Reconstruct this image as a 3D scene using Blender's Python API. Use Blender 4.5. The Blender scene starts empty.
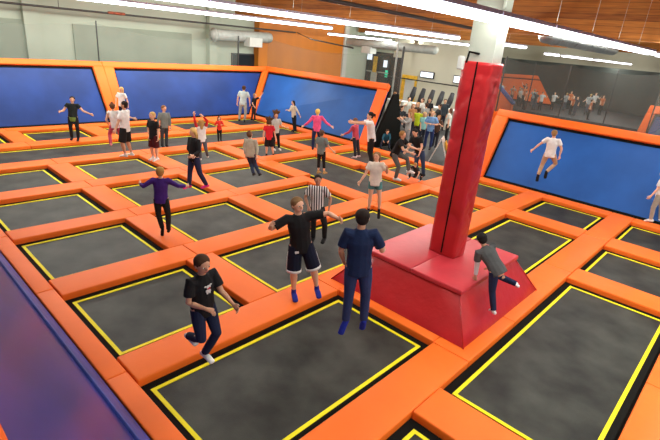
import bpy, bmesh, math, random
from mathutils import Vector, Matrix, Euler
random.seed(7)
PI = math.pi
SC = bpy.context.scene
COL = SC.collection

# ------------------------------------------------------------------ materials
def mat(name, col, rough=.6, spec=.5, noise=None, bump=0, bscale=8, metal=0, emit=None, coat=0, stretch=(1,1,1), space='Object', col2=None, detail=4):
    m = bpy.data.materials.new(name); m.use_nodes = True
    nt = m.node_tree; b = nt.nodes['Principled BSDF']
    b.inputs['Base Color'].default_value = (*col, 1)
    b.inputs['Roughness'].default_value = rough
    b.inputs['Specular IOR Level'].default_value = spec
    b.inputs['Metallic'].default_value = metal
    if coat: b.inputs['Coat Weight'].default_value = coat
    if emit:
        b.inputs['Emission Color'].default_value = (*emit[0], 1); b.inputs['Emission Strength'].default_value = emit[1]
    if noise or bump:
        tc = nt.nodes.new('ShaderNodeTexCoord'); mp = nt.nodes.new('ShaderNodeMapping')
        mp.inputs['Scale'].default_value = stretch
        nt.links.new(tc.outputs[space], mp.inputs['Vector'])
        if noise:
            sc, amt = noise
            nz = nt.nodes.new('ShaderNodeTexNoise'); nz.inputs['Scale'].default_value = sc; nz.inputs['Detail'].default_value = detail
            nt.links.new(mp.outputs[0], nz.inputs['Vector'])
            cr = nt.nodes.new('ShaderNodeValToRGB')
            c2 = col2 or tuple(min(1, c*(1+amt)) for c in col); c1 = col if col2 else tuple(c*(1-amt) for c in col)
            cr.color_ramp.elements[0].position = .35; cr.color_ramp.elements[1].position = .68
            cr.color_ramp.elements[0].color = (*c1, 1); cr.color_ramp.elements[1].color = (*c2, 1)
            nt.links.new(nz.outputs['Fac'], cr.inputs['Fac']); nt.links.new(cr.outputs['Color'], b.inputs['Base Color'])
        if bump:
            n2 = nt.nodes.new('ShaderNodeTexNoise'); n2.inputs['Scale'].default_value = bscale; n2.inputs['Detail'].default_value = 3
            nt.links.new(mp.outputs[0], n2.inputs['Vector'])
            bp = nt.nodes.new('ShaderNodeBump'); bp.inputs['Strength'].default_value = bump; bp.inputs['Distance'].default_value = .02
            nt.links.new(n2.outputs['Fac'], bp.inputs['Height']); nt.links.new(bp.outputs[0], b.inputs['Normal'])
    return m
_cm = {}
def cmat(kind, col, rough=.85):
    k = (kind, col)
    if k not in _cm:
        _cm[k] = mat(kind, col, rough, .25, noise=(6, .12), bump=.35, bscale=14) if kind != 'skin' else mat('skin', col, .5, .35)
    return _cm[k]
M = dict(
 orange=mat('orange_vinyl', (1.0,.178,.018), .5, .25, noise=(1.2,.06), bump=.12, bscale=5),
 orange_rail=mat('orange_rail_vinyl', (1.0,.16,.016), .5, .25, noise=(1.0,.06), bump=.1, bscale=4),
 bed=mat('trampoline_mesh', (.008,.009,.007), .55, .35, noise=(1.3,.5), col2=(.048,.051,.041), bump=.1, bscale=60, detail=6),  # lighter noise patches put glare into the bed colour
 black=mat('black_skirt', (.007,.007,.006), .85, .1),
 yellow=mat('yellow_line', (.93,.83,.01), .6, .3, noise=(3,.05)),
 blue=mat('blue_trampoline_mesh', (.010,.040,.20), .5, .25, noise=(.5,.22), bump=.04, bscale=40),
 blue_right=mat('blue_trampoline_mesh_lit', (.014,.095,.36), .5, .25, noise=(.5,.18), bump=.04, bscale=40),  # back wall blue repeated brighter, stronger lighting painted into the colour
 blue_left=mat('blue_wall_mesh', (.022,.028,.2), .32, .5, noise=(.5,.3), bump=.04, bscale=40),  # purple tint paints the ceiling reflection into the blue
 bluepad=mat('blue_vinyl', (.03,.06,.30), .45, .5, noise=(2,.2), bump=.5, bscale=9),
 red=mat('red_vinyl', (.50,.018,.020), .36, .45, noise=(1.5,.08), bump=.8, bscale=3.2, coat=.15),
 red_top=mat('red_vinyl_sheen', (.58,.04,.055), .38, .5, noise=(1.5,.08), bump=.3, bscale=3),  # same red vinyl, lightened to paint the sheen on top
 seam=mat('dark_seam', (.10,.006,.008), .8, .2),
 colpaint=mat('pale_column_paint', (.40,.43,.36), .6, .3, noise=(2,.05)),
 white=mat('white_paint', (.62,.64,.60), .6, .4, noise=(2,.05)),
 wall=mat('pale_grey_green_paint', (.55,.61,.50), .8, .2, noise=(.4,.07)),
 wall2=mat('beige_paint', (.62,.60,.48), .8, .2, noise=(.4,.05)),
 wallpanel=mat('acoustic_grey', (.34,.385,.31), .9, .1, noise=(.8,.08)),
 darkwall=mat('dark_grey_wall', (.05,.055,.05), .8, .2, noise=(.3,.3)),
 metal=mat('galvanised_duct', (.55,.56,.55), .35, .5, metal=.8, noise=(6,.15)),
 metalw=mat('pale_grey_duct', (.42,.44,.41), .45, .4, noise=(3,.12)),
 pipe=mat('dark_pipe', (.03,.028,.026), .5, .5, noise=(4,.2)),
 floor=mat('dark_floor', (.03,.03,.032), .6, .4, noise=(1.0,.3)),
 lamp=mat('fluorescent_diffuser', (.9,.9,.95), .4, .2, emit=((.95,.95,1.0), 6.0)),
 housing=mat('fixture_housing', (.5,.5,.62), .5, .4, noise=(20,.2)),
 screen=mat('lit_screen', (.7,.75,.8), .3, .5, emit=((.8,.9,1.0), 1.1)),
 tvframe=mat('black_plastic', (.02,.02,.025), .35, .5),
 glassdark=mat('dark_window_glass', (.02,.025,.03), .1, .6),
 exitg=mat('exit_green', (.02,.5,.3), .4, .4, emit=((.05,.8,.45), .8)),
 steel=mat('brushed_steel', (.5,.5,.5), .3, .5, metal=.9),
 counter=mat('cream_laminate', (.5,.49,.42), .6, .3, noise=(2,.06)),
 sign_y=mat('yellow_sign_face', (.85,.50,.05), .5, .3, noise=(5,.2)),
 sign_w=mat('white_sign_frame', (.75,.76,.72), .5, .3),
 bag=mat('navy_nylon', (.02,.05,.11), .7, .3, noise=(8,.4), bump=.6),
 eye=mat('eye_white', (.8,.8,.8), .3, .5), iris=mat('dark_iris', (.02,.012,.01), .2, .5), lip=mat('lips', (.45,.10,.08), .5, .4),
 gum=mat('teeth', (.8,.78,.7), .4, .4),
)
def wood_mat(name, c1, c2, plank=.14, axis='Z', rough=.7):
    m = bpy.data.materials.new(name); m.use_nodes = True; nt = m.node_tree; b = nt.nodes['Principled BSDF']
    tc = nt.nodes.new('ShaderNodeTexCoord'); sep = nt.nodes.new('ShaderNodeSeparateXYZ'); nt.links.new(tc.outputs['Object'], sep.inputs[0])
    def math_(op, a, v):
        n = nt.nodes.new('ShaderNodeMath'); n.operation = op
        if isinstance(a, (int, float)): n.inputs[0].default_value = a
        else: nt.links.new(a, n.inputs[0])
        if isinstance(v, (int, float)): n.inputs[1].default_value = v
        else: nt.links.new(v, n.inputs[1])
        return n.outputs[0]
    t = math_('DIVIDE', sep.outputs[axis], plank); fl = math_('FLOOR', t, 0); fr = math_('FRACT', t, 0)
    wn = nt.nodes.new('ShaderNodeTexWhiteNoise'); wn.noise_dimensions = '1D'; nt.links.new(fl, wn.inputs['W'])
    mp = nt.nodes.new('ShaderNodeMapping'); nt.links.new(tc.outputs['Object'], mp.inputs[0])
    mp.inputs['Scale'].default_value = {'Z': (.6,.6,9), 'X': (9,.6,1), 'Y': (.6,9,1)}[axis]
    nz = nt.nodes.new('ShaderNodeTexNoise'); nz.inputs['Scale'].default_value = 1.6; nz.inputs['Detail'].default_value = 8; nz.inputs['Distortion'].default_value = .8
    nt.links.new(mp.outputs[0], nz.inputs['Vector'])
    mix = math_('MULTIPLY', nz.outputs['Fac'], .7); mix2 = math_('MULTIPLY', wn.outputs['Value'], .45); s = math_('ADD', mix, mix2)
    cr = nt.nodes.new('ShaderNodeValToRGB'); cr.color_ramp.elements[0].position = .25; cr.color_ramp.elements[1].position = .8
    cr.color_ramp.elements[0].color = (*c1, 1); cr.color_ramp.elements[1].color = (*c2, 1); nt.links.new(s, cr.inputs['Fac'])
    gap = math_('GREATER_THAN', fr, .06)
    g2 = math_('MULTIPLY', gap, .75); g3 = math_('ADD', g2, .25)
    mx = nt.nodes.new('ShaderNodeMix'); mx.data_type = 'RGBA'; mx.blend_type = 'MULTIPLY'; mx.inputs['Factor'].default_value = 1
    nt.links.new(cr.outputs[0], mx.inputs[6]); cmb = nt.nodes.new('ShaderNodeCombineColor')
    for i in range(3): nt.links.new(g3, cmb.inputs[i])
    nt.links.new(cmb.outputs[0], mx.inputs[7]); nt.links.new(mx.outputs[2], b.inputs['Base Color'])
    b.inputs['Roughness'].default_value = rough
    return m
M['wood'] = wood_mat('timber_boards', (.16,.042,.005), (.50,.19,.028), .2, 'Z')
M['woodceil'] = wood_mat('ceiling_boards', (.16,.05,.008), (.42,.17,.03), .18, 'Y')
M['panel'] = mat('orange_stained_panel', (.66,.20,.012), .5, .4, noise=(.5,.12), stretch=(1,1,.3))
def stripes(name, a, b_, w):
    m = bpy.data.materials.new(name); m.use_nodes = True; nt = m.node_tree; b = nt.nodes['Principled BSDF']
    tc = nt.nodes.new('ShaderNodeTexCoord'); sep = nt.nodes.new('ShaderNodeSeparateXYZ'); nt.links.new(tc.outputs['Object'], sep.inputs[0])
    ms = []
    d = nt.nodes.new('ShaderNodeMath'); d.operation = 'DIVIDE'; nt.links.new(sep.outputs['X'], d.inputs[0]); d.inputs[1].default_value = w
    f = nt.nodes.new('ShaderNodeMath'); f.operation = 'FRACT'; nt.links.new(d.outputs[0], f.inputs[0])
    g = nt.nodes.new('ShaderNodeMath'); g.operation = 'GREATER_THAN'; nt.links.new(f.outputs[0], g.inputs[0]); g.inputs[1].default_value = .5
    mx = nt.nodes.new('ShaderNodeMix'); mx.data_type = 'RGBA'; mx.inputs[6].default_value = (*a, 1); mx.inputs[7].default_value = (*b_, 1)
    nt.links.new(g.outputs[0], mx.inputs['Factor']); nt.links.new(mx.outputs[2], b.inputs['Base Color']); b.inputs['Roughness'].default_value = .8
    return m
M['stripes'] = stripes('referee_stripes', (.75,.75,.74), (.01,.01,.012), .062)
def net_mat(name, col, dens):
    m = bpy.data.materials.new(name); m.use_nodes = True; nt = m.node_tree; b = nt.nodes['Principled BSDF']
    b.inputs['Base Color'].default_value = (*col, 1); b.inputs['Roughness'].default_value = .9; b.inputs['Alpha'].default_value = dens
    tc = nt.nodes.new('ShaderNodeTexCoord'); nz = nt.nodes.new('ShaderNodeTexNoise'); nz.inputs['Scale'].default_value = .7; nt.links.new(tc.outputs['Object'], nz.inputs['Vector'])
    r = nt.nodes.new('ShaderNodeMapRange'); r.inputs['To Min'].default_value = dens*.75; r.inputs['To Max'].default_value = min(1, dens*1.25)
    nt.links.new(nz.outputs['Fac'], r.inputs['Value']); nt.links.new(r.outputs[0], b.inputs['Alpha'])
    return m
M['net'] = net_mat('grey_netting', (.2,.22,.19), .24)
M['netdark'] = net_mat('dark_netting', (.085,.09,.08), .6)
M['netmid'] = net_mat('mid_netting', (.2,.21,.18), .6)

# ------------------------------------------------------------------ mesh helpers
def link(name, me, m=None, parent=None, mats=None):
    o = bpy.data.objects.new(name, me); COL.objects.link(o)
    for x in (mats or ([m] if m else [])): me.materials.append(x)
    if parent: o.parent = parent
    return o
def obj(name, bm, m, parent=None, smooth=False, loc=None):
    bmesh.ops.recalc_face_normals(bm, faces=bm.faces)
    me = bpy.data.meshes.new(name); bm.to_mesh(me); bm.free()
    if smooth:
        for p in me.polygons: p.use_smooth = True
    if loc is not None:
        me.transform(Matrix.Translation(-Vector(loc)))
    o = link(name, me, m if not isinstance(m, list) else None, parent, m if isinstance(m, list) else None)
    if loc is not None: o.location = loc
    return o
def tag(o, label, cat, group=None, kind=None):
    o['label'] = label; o['category'] = cat
    if group: o['group'] = group
    if kind: o['kind'] = kind
    return o
def struct(o): o['kind'] = 'structure'; return o
def empty(name, loc, rz=0):
    o = bpy.data.objects.new(name, None); COL.objects.link(o); o.location = loc; o.rotation_euler = (0,0,rz); o.empty_display_size = .2
    return o
def box(bm, a, b, bev=0, seg=2, mi=0):
    x0,y0,z0 = a; x1,y1,z1 = b
    vs = [bm.verts.new(p) for p in ((x0,y0,z0),(x1,y0,z0),(x1,y1,z0),(x0,y1,z0),(x0,y0,z1),(x1,y0,z1),(x1,y1,z1),(x0,y1,z1))]
    fs = [bm.faces.new([vs[i] for i in f]) for f in ((0,3,2,1),(4,5,6,7),(0,1,5,4),(1,2,6,5),(2,3,7,6),(3,0,4,7))]
    for f in fs: f.material_index = mi
    if bev:
        es = list({e for f in fs for e in f.edges})
        bmesh.ops.bevel(bm, geom=es, offset=bev, segments=seg, profile=.6, affect='EDGES')
    return vs
def B(a, b, bev=0, seg=2):
    bm = bmesh.new(); box(bm, a, b, bev, seg); return bm
def hexa(bm, pts, bev=0, seg=2):
    vs = [bm.verts.new(p) for p in pts]
    fs = [bm.faces.new([vs[i] for i in f]) for f in ((0,3,2,1),(4,5,6,7),(0,1,5,4),(1,2,6,5),(2,3,7,6),(3,0,4,7))]
    if bev: bmesh.ops.bevel(bm, geom=list({e for f in fs for e in f.edges}), offset=bev, segments=seg, profile=.6, affect='EDGES')
def slab(bm, quad, th, bev=0):
    q = [Vector(p) for p in quad]; n = (q[1]-q[0]).cross(q[3]-q[0]).normalized()*th
    hexa(bm, [p for p in q]+[p+n for p in q], bev)
def frame_axes(d, up=None):
    d = d.normalized(); r = up if up is not None else (Vector((0,1,0)) if abs(d.y) < .9 else Vector((1,0,0)))
    x = r.cross(d)
    if x.length < 1e-4: x = Vector((1,0,0)).cross(d)
    x.normalize(); y = d.cross(x).normalized(); return x, y
def loft(bm, pts, rads, n=10, cap=True, side=None):
    """tube through pts; rads = r or (rx, ry); side = vector kept as the x direction of the rings"""
    pts = [Vector(p) for p in pts]; rings = []
    if cap:
        a = (pts[0]-pts[1]).normalized(); r0 = rads[0] if not isinstance(rads[0], tuple) else min(rads[0])
        b = (pts[-1]-pts[-2]).normalized(); r1 = rads[-1] if not isinstance(rads[-1], tuple) else min(rads[-1])
        def sc(r, k): return (r[0]*k, r[1]*k) if isinstance(r, tuple) else r*k
        pts = [pts[0]+a*r0*.85, pts[0]+a*r0*.5]+pts+[pts[-1]+b*r1*.5, pts[-1]+b*r1*.85]
        rads = [sc(rads[0],.45), sc(rads[0],.84)]+list(rads)+[sc(rads[-1],.84), sc(rads[-1],.45)]
    for i, p in enumerate(pts):
        d = (pts[min(i+1,len(pts)-1)]-pts[max(i-1,0)]).normalized()
        if side is not None:
            x = (side-d*side.dot(d))
            x = x.normalized() if x.length > 1e-3 else frame_axes(d)[0]
            y = d.cross(x).normalized()
        else: x, y = frame_axes(d)
        r = rads[i]; rx, ry = r if isinstance(r, tuple) else (r, r)
        rings.append([bm.verts.new(p+x*rx*math.cos(2*PI*k/n)+y*ry*math.sin(2*PI*k/n)) for k in range(n)])
    for a, b in zip(rings, rings[1:]):
        for k in range(n): bm.faces.new((a[k], a[(k+1)%n], b[(k+1)%n], b[k]))
    bm.faces.new(rings[0][::-1]); bm.faces.new(rings[-1])
def ball(bm, c, r, rot=None, seg=14, mi=0):
    rx, ry, rz = r if isinstance(r, tuple) else (r, r, r)
    mt = Matrix.Translation(Vector(c)) @ (rot.to_4x4() if rot else Matrix()) @ Matrix.Diagonal((rx, ry, rz, 1))
    g = bmesh.ops.create_uvsphere(bm, u_segments=seg, v_segments=max(6, seg*2//3), radius=1, matrix=mt)
    for v in g['verts']:
        for f in v.link_faces: f.material_index = mi
def remesh(bm, voxel, smooth=4):
    bmesh.ops.recalc_face_normals(bm, faces=bm.faces)
    me = bpy.data.meshes.new('tmp'); bm.to_mesh(me); bm.free()
    o = bpy.data.objects.new('tmp', me); COL.objects.link(o)
    md = o.modifiers.new('r', 'REMESH'); md.mode = 'VOXEL'; md.voxel_size = voxel; md.use_smooth_shade = True
    s = o.modifiers.new('s', 'SMOOTH'); s.factor = .5; s.iterations = smooth
    dg = bpy.context.evaluated_depsgraph_get(); ev = o.evaluated_get(dg)
    out = bpy.data.meshes.new_from_object(ev); bpy.data.objects.remove(o); bpy.data.meshes.remove(me)
    for p in out.polygons: p.use_smooth = True
    return out

#POSE-BEGIN
def vv(t): return Vector((t[0], -t[1], t[2])).normalized()      # (right, toward, up) -> root frame
def pose(s):
    """joint positions, root frame, origin under the lowest foot"""
    h = s['h']; k = s.get('kid', 0); a = math.radians(s['turn'])
    L = Vector((math.cos(a), math.sin(a), 0)); Fw = Vector((math.sin(a), -math.cos(a), 0))
    up = vv(s.get('tor', (0,0,1)))
    Ls = (L-up*L.dot(up)).normalized(); Fs = up.cross(Ls)*-1 if up.cross(Ls).dot(Fw) < 0 else up.cross(Ls)
    j = dict(P=Vector((0,0,0)), L=Ls, F=Fs, up=up)
    j['waist'] = up*.09*h; j['chest'] = up*.19*h; j['neck'] = up*.285*h
    hd = vv(s['head']) if 'head' in s else (up*.8+Vector((0,0,.3))).normalized()
    hr = .066*h*(1+.18*k)
    j['hd'] = hd; j['hc'] = j['neck']+hd*(.03*h+hr); j['hr'] = hr; j['top'] = j['hc']+hd*hr
    ha = math.radians(s.get('hturn', s['turn'])); hf = Vector((math.sin(ha), -math.cos(ha), 0)); hf.z = s.get('nod', 0)
    hf = (hf-hd*hf.dot(hd)).normalized(); j['hf'] = hf
    for sd, sg in (('L',1), ('R',-1)):
        sh = up*.262*h+Ls*sg*.102*h*s.get('sw', 1); ua, fa = s['a'+sd][:2]
        el = sh+vv(ua)*.165*h; wr = el+vv(fa)*.142*h
        j['sh'+sd] = sh; j['el'+sd] = el; j['wr'+sd] = wr
        hp = Ls*sg*.052*h-up*.02*h; th, sn = s['l'+sd][:2]
        kn = hp+vv(th)*.24*h; an = kn+vv(sn)*.235*h
        j['hp'+sd] = hp; j['kn'+sd] = kn; j['an'+sd] = an
        toe = vv(s['l'+sd][2]) if len(s['l'+sd]) > 2 else (Fw+Vector((0,0,-.12))).normalized()
        j['toe'+sd] = an+toe*.1*h-Vector((0,0,.022*h))
        j['heel'+sd] = an-toe*.03*h-Vector((0,0,.022*h))
    low = min(min(j['toe'+x].z, j['heel'+x].z) for x in 'LR')-.018*h
    off = Vector((0,0,-low))
    for key in list(j):
        if key not in ('L','F','up','hr','hd','hf'): j[key] = j[key]+off
    return j
#POSE-END

SK = (.72,.40,.27); SKP = (.78,.47,.34); SKD = (.42,.21,.13)

#PEOPLE-BEGIN
ST = ((0,0,-1),(0,0,-1)); DOWN_ = ((.1,.05,-1),(.05,.25,-1))
W=(.78,.78,.76); K=(.012,.012,.013); BR=(.07,.032,.015); DK=(.02,.013,.01); BL=(.55,.34,.12); NV=(.012,.018,.05); JN=(.02,.035,.09); GY=(.16,.18,.18); RD=(.6,.03,.03); SK=(.62,.33,.20); SKP=(.74,.42,.27); SKD=(.42,.21,.13)
PEOPLE = [
dict(id='boy', h=1.5, kid=.5, turn=35, hturn=35, nod=-.45, tor=(.03,.08,1), head=(.1,.22,1), aL=((.35,.25,-.9),(.5,.6,-.4)), aR=((-.15,.2,-1),(.85,.5,-.12)),
 lL=((.22,.35,-.9),(-.45,-.15,-.88)), lR=((.08,.3,-.95),(-.45,-.8,-.35)), top=('t',K,.55), pants=('long',NV), shoe=('sock',W), hair=('short',BR), skin=SK, art='dog',
 lab='boy in black graphic t-shirt and dark jeans running on front orange pads, white socks', cat='person'),
dict(id='teen', h=1.80, turn=12, hturn=38, tor=(-.04,.12,1), aR=((-.85,.25,-.45),(.1,.75,.5)), aL=((.9,.1,.14),(.5,.75,.0)), lR=((-.08,.05,-1),(-.03,-.02,-1)), lL=((.26,.05,-1),(.12,-.08,-1)),
 top=('t',K,.6), pants=('shorts',(.008,.010,.026)), shoe=('sock',(.02,.03,.28)), hair=('short',(.22,.12,.05)), skin=SKP, art='trim', smile=1, lab='young man in black t-shirt and long navy shorts with white trim, arms spread wide', cat='person'),
dict(id='navyman', h=1.76, turn=188, tor=(.02,-.06,1), head=(.04,-.15,1), nod=-.2, aL=((-.28,-.05,-.95),(.1,-.55,-.8)), aR=((.4,-.1,-.85),(.0,-.95,-.1)), lL=((-.06,0,-1),(-.08,.06,-1),(-.3,.1,-.8)), lR=((.05,0,-1),(-.02,.02,-1),(-.1,-.5,-.8)),
 top=('t',(.010,.022,.07),.6), pants=('long',(.022,.04,.12)), shoe=('sock',(.015,.035,.38)), hair=('short',DK), skin=SK, lab='man seen from behind in navy t-shirt and jeans jumping, bright blue socks', cat='person'),
dict(id='ref', h=1.76, turn=-15, hturn=8, tor=(0,0,1), aR=((-.45,0,-.9),(.3,.4,-.7)), aL=((.5,.0,-.85),(-.1,.5,-.7)), lR=ST, lL=((.25,.4,-.85),(.0,-.2,-1)), top=('t','stripes',.6), pants=('long',K), shoe=('shoe',K), hair=('short',DK), skin=SKD, smile=1,
 lab='referee in black and white vertically striped shirt standing behind the young man with spread arms', cat='person'),
dict(id='teal', h=1.7, turn=-5, hturn=-20, tor=(.0,0,1), aR=((-.35,.2,-.9),(-.5,.4,-.75)), aL=((.5,.0,-.8),(-.1,.65,.75)), lR=((-.05,.05,-1),(-.08,0,-1)), lL=((.12,.05,-1),(.02,-.05,-1),(0,.2,-1)), top=('t',(.75,.70,.60),.5), pants=('hot',(.07,.22,.22)), shoe=('sock',K), hair=('long',(.25,.12,.05)), skin=SKP, sw=.92,
 lab='woman in white blouse and teal shorts bouncing beside the red column', cat='person'),
dict(id='purple', h=1.5, kid=.5, turn=172, tor=(.02,0,1), aL=((-.75,0,-.5),(-.25,-.9,.0)), aR=((.8,0,-.5),(.7,-.6,-.2)), lL=((.02,0,-1),(.2,.0,-1),(-.1,-.3,-1)), lR=((.15,.1,-1),(-.02,.05,-1)), top=('t',(.055,.018,.19),1), pants=('long',K), shoe=('sock',K), hair=('short',(.45,.25,.07)), skin=SKP,
 lab='boy seen from behind in purple sweatshirt and black trousers, arms held out', cat='person'),
dict(id='blonde', h=1.68, turn=-55, hturn=-60, tor=(.0,.0,1), head=(-.22,.1,1), aL=((.1,.3,-.95),(-.5,.6,-.2)), aR=((-.2,.2,-1),(.3,.5,-.3)), lR=((-.12,0,-1),(-.05,.0,-1)), lL=((.25,.2,-.95),(.45,-.2,-.85)), top=('t',K,1), pants=('long',(.025,.03,.08)), shoe=('sock',(.8,.03,.2)), hair=('long',(.72,.48,.15)), skin=SKP, sw=.92,
 lab='blonde woman in black top, jeans and hot pink socks jumping', cat='person'),
dict(id='raglan', h=1.45, kid=.5, turn=-170, tor=(-.08,0,1), aL=((-.3,.2,1),(-.15,.2,1)), aR=((.2,.2,1),(-.6,.2,.6)), lL=((.0,.1,-1),(.12,-.2,-1)), lR=((.15,.2,-.9),(.2,-.5,-.8)), top=('t',W,1,RD), pants=('long',(.10,.12,.15)), shoe=('sock',W), hair=('long',(.5,.3,.1)), skin=SKP,
 lab='child in white shirt with red sleeves raising both arms above the head', cat='person'),
dict(id='redgirl', h=1.3, kid=.8, turn=15, aL=((.45,.1,-.9),(-.3,.6,.2)), aR=((-.45,.1,-.9),(.3,.6,.2)), lL=ST, lR=ST, top=('t',(.65,.03,.02),1), pants=('long',K), shoe=('shoe',K), hair=('long',DK), skin=SKP,
 lab='small dark-haired girl in red top and black trousers on the dark tumbling lane', cat='person'),
dict(id='blondboy', h=1.55, kid=.6, turn=-50, aL=((.2,.1,-1),(-.1,.3,-1)), aR=((-.2,.1,-1),(.1,.3,-1)), lL=ST, lR=((-.1,.05,-1),(.05,-.05,-1)), top=('t',K,.6), pants=('shorts',(.07,.008,.010)), shoe=('shoe',W), hair=('short',(.6,.38,.12)), skin=SKP,
 lab='blond boy in black t-shirt and dark red shorts standing next to boy in grey jacket', cat='person'),
dict(id='jacket', h=1.55, kid=.4, turn=20, hturn=40, aL=((.25,.1,-1),(.0,.3,-1)), aR=((-.25,.1,-1),(.1,.3,-1)), lL=ST, lR=ST, top=('t',(.17,.20,.18),1), pants=('long',(.04,.05,.06)), shoe=('shoe',K), hair=('short',(.28,.13,.05)), skin=SKP,
 lab='boy in grey hooded jacket and dark jeans standing on the dark running lane', cat='person'),
dict(id='whitetee', h=1.8, turn=-120, hturn=-110, tor=(-.02,0,1), aL=((-.3,.2,-.95),(-.3,.4,-.8)), aR=((-.1,-.1,-1),(-.2,.1,-.9)), lL=((-.1,.1,-1),(.2,-.1,-1)), lR=((.05,0,-1),(.3,.0,-1)), top=('t',W,.6), pants=('shorts',K), shoe=('sock',W), hair=('short',DK), skin=SK,
 lab='dark-haired boy in plain white t-shirt and black shorts in front of the back wall seam', cat='person'),
dict(id='pinkpants', h=1.5, kid=.4, turn=175, tor=(-.03,0,1), aL=((-.3,.1,-.8),(.2,-.3,-.6)), aR=((.8,.1,-.5),(.9,.2,-.3)), lL=((-.35,-.35,-.8),(.0,.6,-.8)), lR=((.12,0,-1),(.12,.1,-1)), top=('t',W,.25), pants=('long',(.62,.10,.16)), shoe=('sock',(.8,.3,.35)), hair=('bun',(.16,.07,.03)), skin=SKP,
 lab='girl in white top and pink trousers seen from behind with one knee bent', cat='person'),
dict(id='blondback', h=1.5, kid=.4, turn=-40, aL=((.4,.1,-.9),(.1,.3,-.9)), aR=((-.4,.1,-.9),(-.1,.3,-.9)), lL=ST, lR=ST, top=('t',W,.5), pants=('long',NV), shoe=('sock',W), hair=('long',(.72,.46,.14)), skin=SKP,
 lab='long-haired blonde girl in white top jumping near the back wall behind dark-haired boy', cat='person'),
dict(id='vest', h=1.68, turn=-10, tor=(.04,0,1), aR=((-.5,.1,-.8),(-.3,.6,.0)), aL=((.6,.1,-.7),(.9,.2,-.35)), lR=((-.05,.1,-1),(.05,-.2,-1)), lL=((.1,.1,-1),(.0,-.1,-1)), top=('t',(.015,.02,.02),.35), pants=('greenhip',K), shoe=('shoe',K), hair=('pony',DK), skin=SKP,
 lab='woman in black top with green jacket tied around her waist, near back left wall', cat='person'),
dict(id='lighttee', h=1.8, turn=170, tor=(.05,-.05,1), aL=((-.35,0,-.95),(-.1,.1,-1)), aR=((.35,.1,-.9),(.1,-.2,-1)), lL=((-.1,-.1,-1),(-.1,.1,-1)), lR=((.1,.1,-1),(-.1,0,-1)), top=('t',(.45,.56,.56),.6), pants=('long',(.33,.34,.30)), shoe=('sock',K), hair=('short',BR), skin=SKP,
 lab='man in pale blue t-shirt and light grey trousers in the far corner of the court', cat='person'),
dict(id='cornerkid', h=1.5, kid=.4, turn=60, tor=(.1,0,1), aL=((.5,.1,.2),(.5,.1,.8)), aR=((-.2,.2,-.9),(.4,.3,-.6)), lL=ST, lR=((-.1,0,-1),(-.15,0,-1)), top=('t',K,.6), pants=('long',(.03,.03,.035)), shoe=('shoe',K), hair=('short',(.3,.15,.06)), skin=SKP,
 lab='child in black top beside man in pale blue t-shirt at the far corner', cat='person'),
dict(id='cream', h=1.5, kid=.2, turn=-60, aL=((.45,.1,-.8),(.4,.2,-.85)), aR=((-.4,.2,-.7),(-.3,.5,.2)), lL=ST, lR=ST, top=('t',(.62,.57,.44),1), pants=('long',K), shoe=('shoe',K), hair=('long',DK), skin=SKP,
 lab='girl in cream top and black leggings standing before the long blue right wall', cat='person'),
dict(id='pink', h=1.6, kid=.2, turn=178, aL=((-.6,.0,-.8),(-.75,.0,-.6)), aR=((.65,.0,-.7),(.8,.0,-.5)), lL=((-.1,0,-1),(.0,0,-1)), lR=((.1,0,-1),(.0,0,-1)), top=('t',(.85,.10,.25),1), pants=('long',(.02,.03,.09)), shoe=('shoe',NV), hair=('short',(.8,.55,.12)), skin=SKP,
 lab='person in bright pink long-sleeved top with blonde hair, arms out low, seen from behind', cat='person'),
dict(id='greygirl', h=1.5, kid=.4, turn=150, tor=(.03,0,1), aL=((-.1,.1,-1),(.1,.1,-1)), aR=((.35,.0,-.9),(.7,.0,-.7)), lL=((-.05,0,-1),(-.05,.1,-1)), lR=((.05,0,-1),(.05,.0,-1)), top=('t',(.16,.20,.19),.6), pants=('calf',K), shoe=('shoe',(.45,.28,.10)), hair=('pony',(.10,.05,.03)), skin=SKP,
 lab='girl in grey t-shirt and black leggings with tan shoes mid-jump over a dark bed', cat='person'),
dict(id='redkid', h=1.5, kid=.4, turn=175, aL=((-.25,.0,-1),(-.1,.1,-1)), aR=((.25,.0,-1),(.2,.1,-1)), lL=((-.08,0,-1),(-.05,0,-1)), lR=((.12,0,-1),(.1,0,-1)), top=('t',(.62,.02,.03),.5), pants=('shorts',K), shoe=('sock',K), hair=('fly',(.09,.045,.02)), skin=SKP,
 lab='child in red t-shirt and black shorts with long brown hair flying up', cat='person'),
dict(id='paleblack', h=1.5, kid=.4, turn=25, aL=((.3,.1,-.9),(.8,.2,-.2)), aR=((-.3,.1,-.9),(-.1,.2,-.9)), lL=((.1,0,-1),(.1,0,-1)), lR=ST, top=('t',(.5,.52,.48),.6), pants=('long',K), shoe=('sock',W), hair=('fly',(.13,.07,.03)), skin=SKP,
 lab='girl in pale grey top and black trousers partly behind child in red t-shirt', cat='person'),
dict(id='beige', h=1.5, kid=.4, turn=165, head=(-.15,0,1), tor=(.05,-.02,1), aL=((-.2,.1,-.95),(.1,.2,-1)), aR=((.2,.2,-.95),(-.1,.2,-1)), lL=((.2,-.3,-.9),(.2,.5,-.75)), lR=((.15,-.3,-.9),(.35,.4,-.75)), top=('t',(.40,.39,.30),1), pants=('long',(.03,.05,.10)), shoe=('sock',K), hair=('short',(.14,.06,.03)), skin=SKP,
 lab='boy in beige long-sleeved shirt and blue jeans jumping with bent knees', cat='person'),
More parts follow.
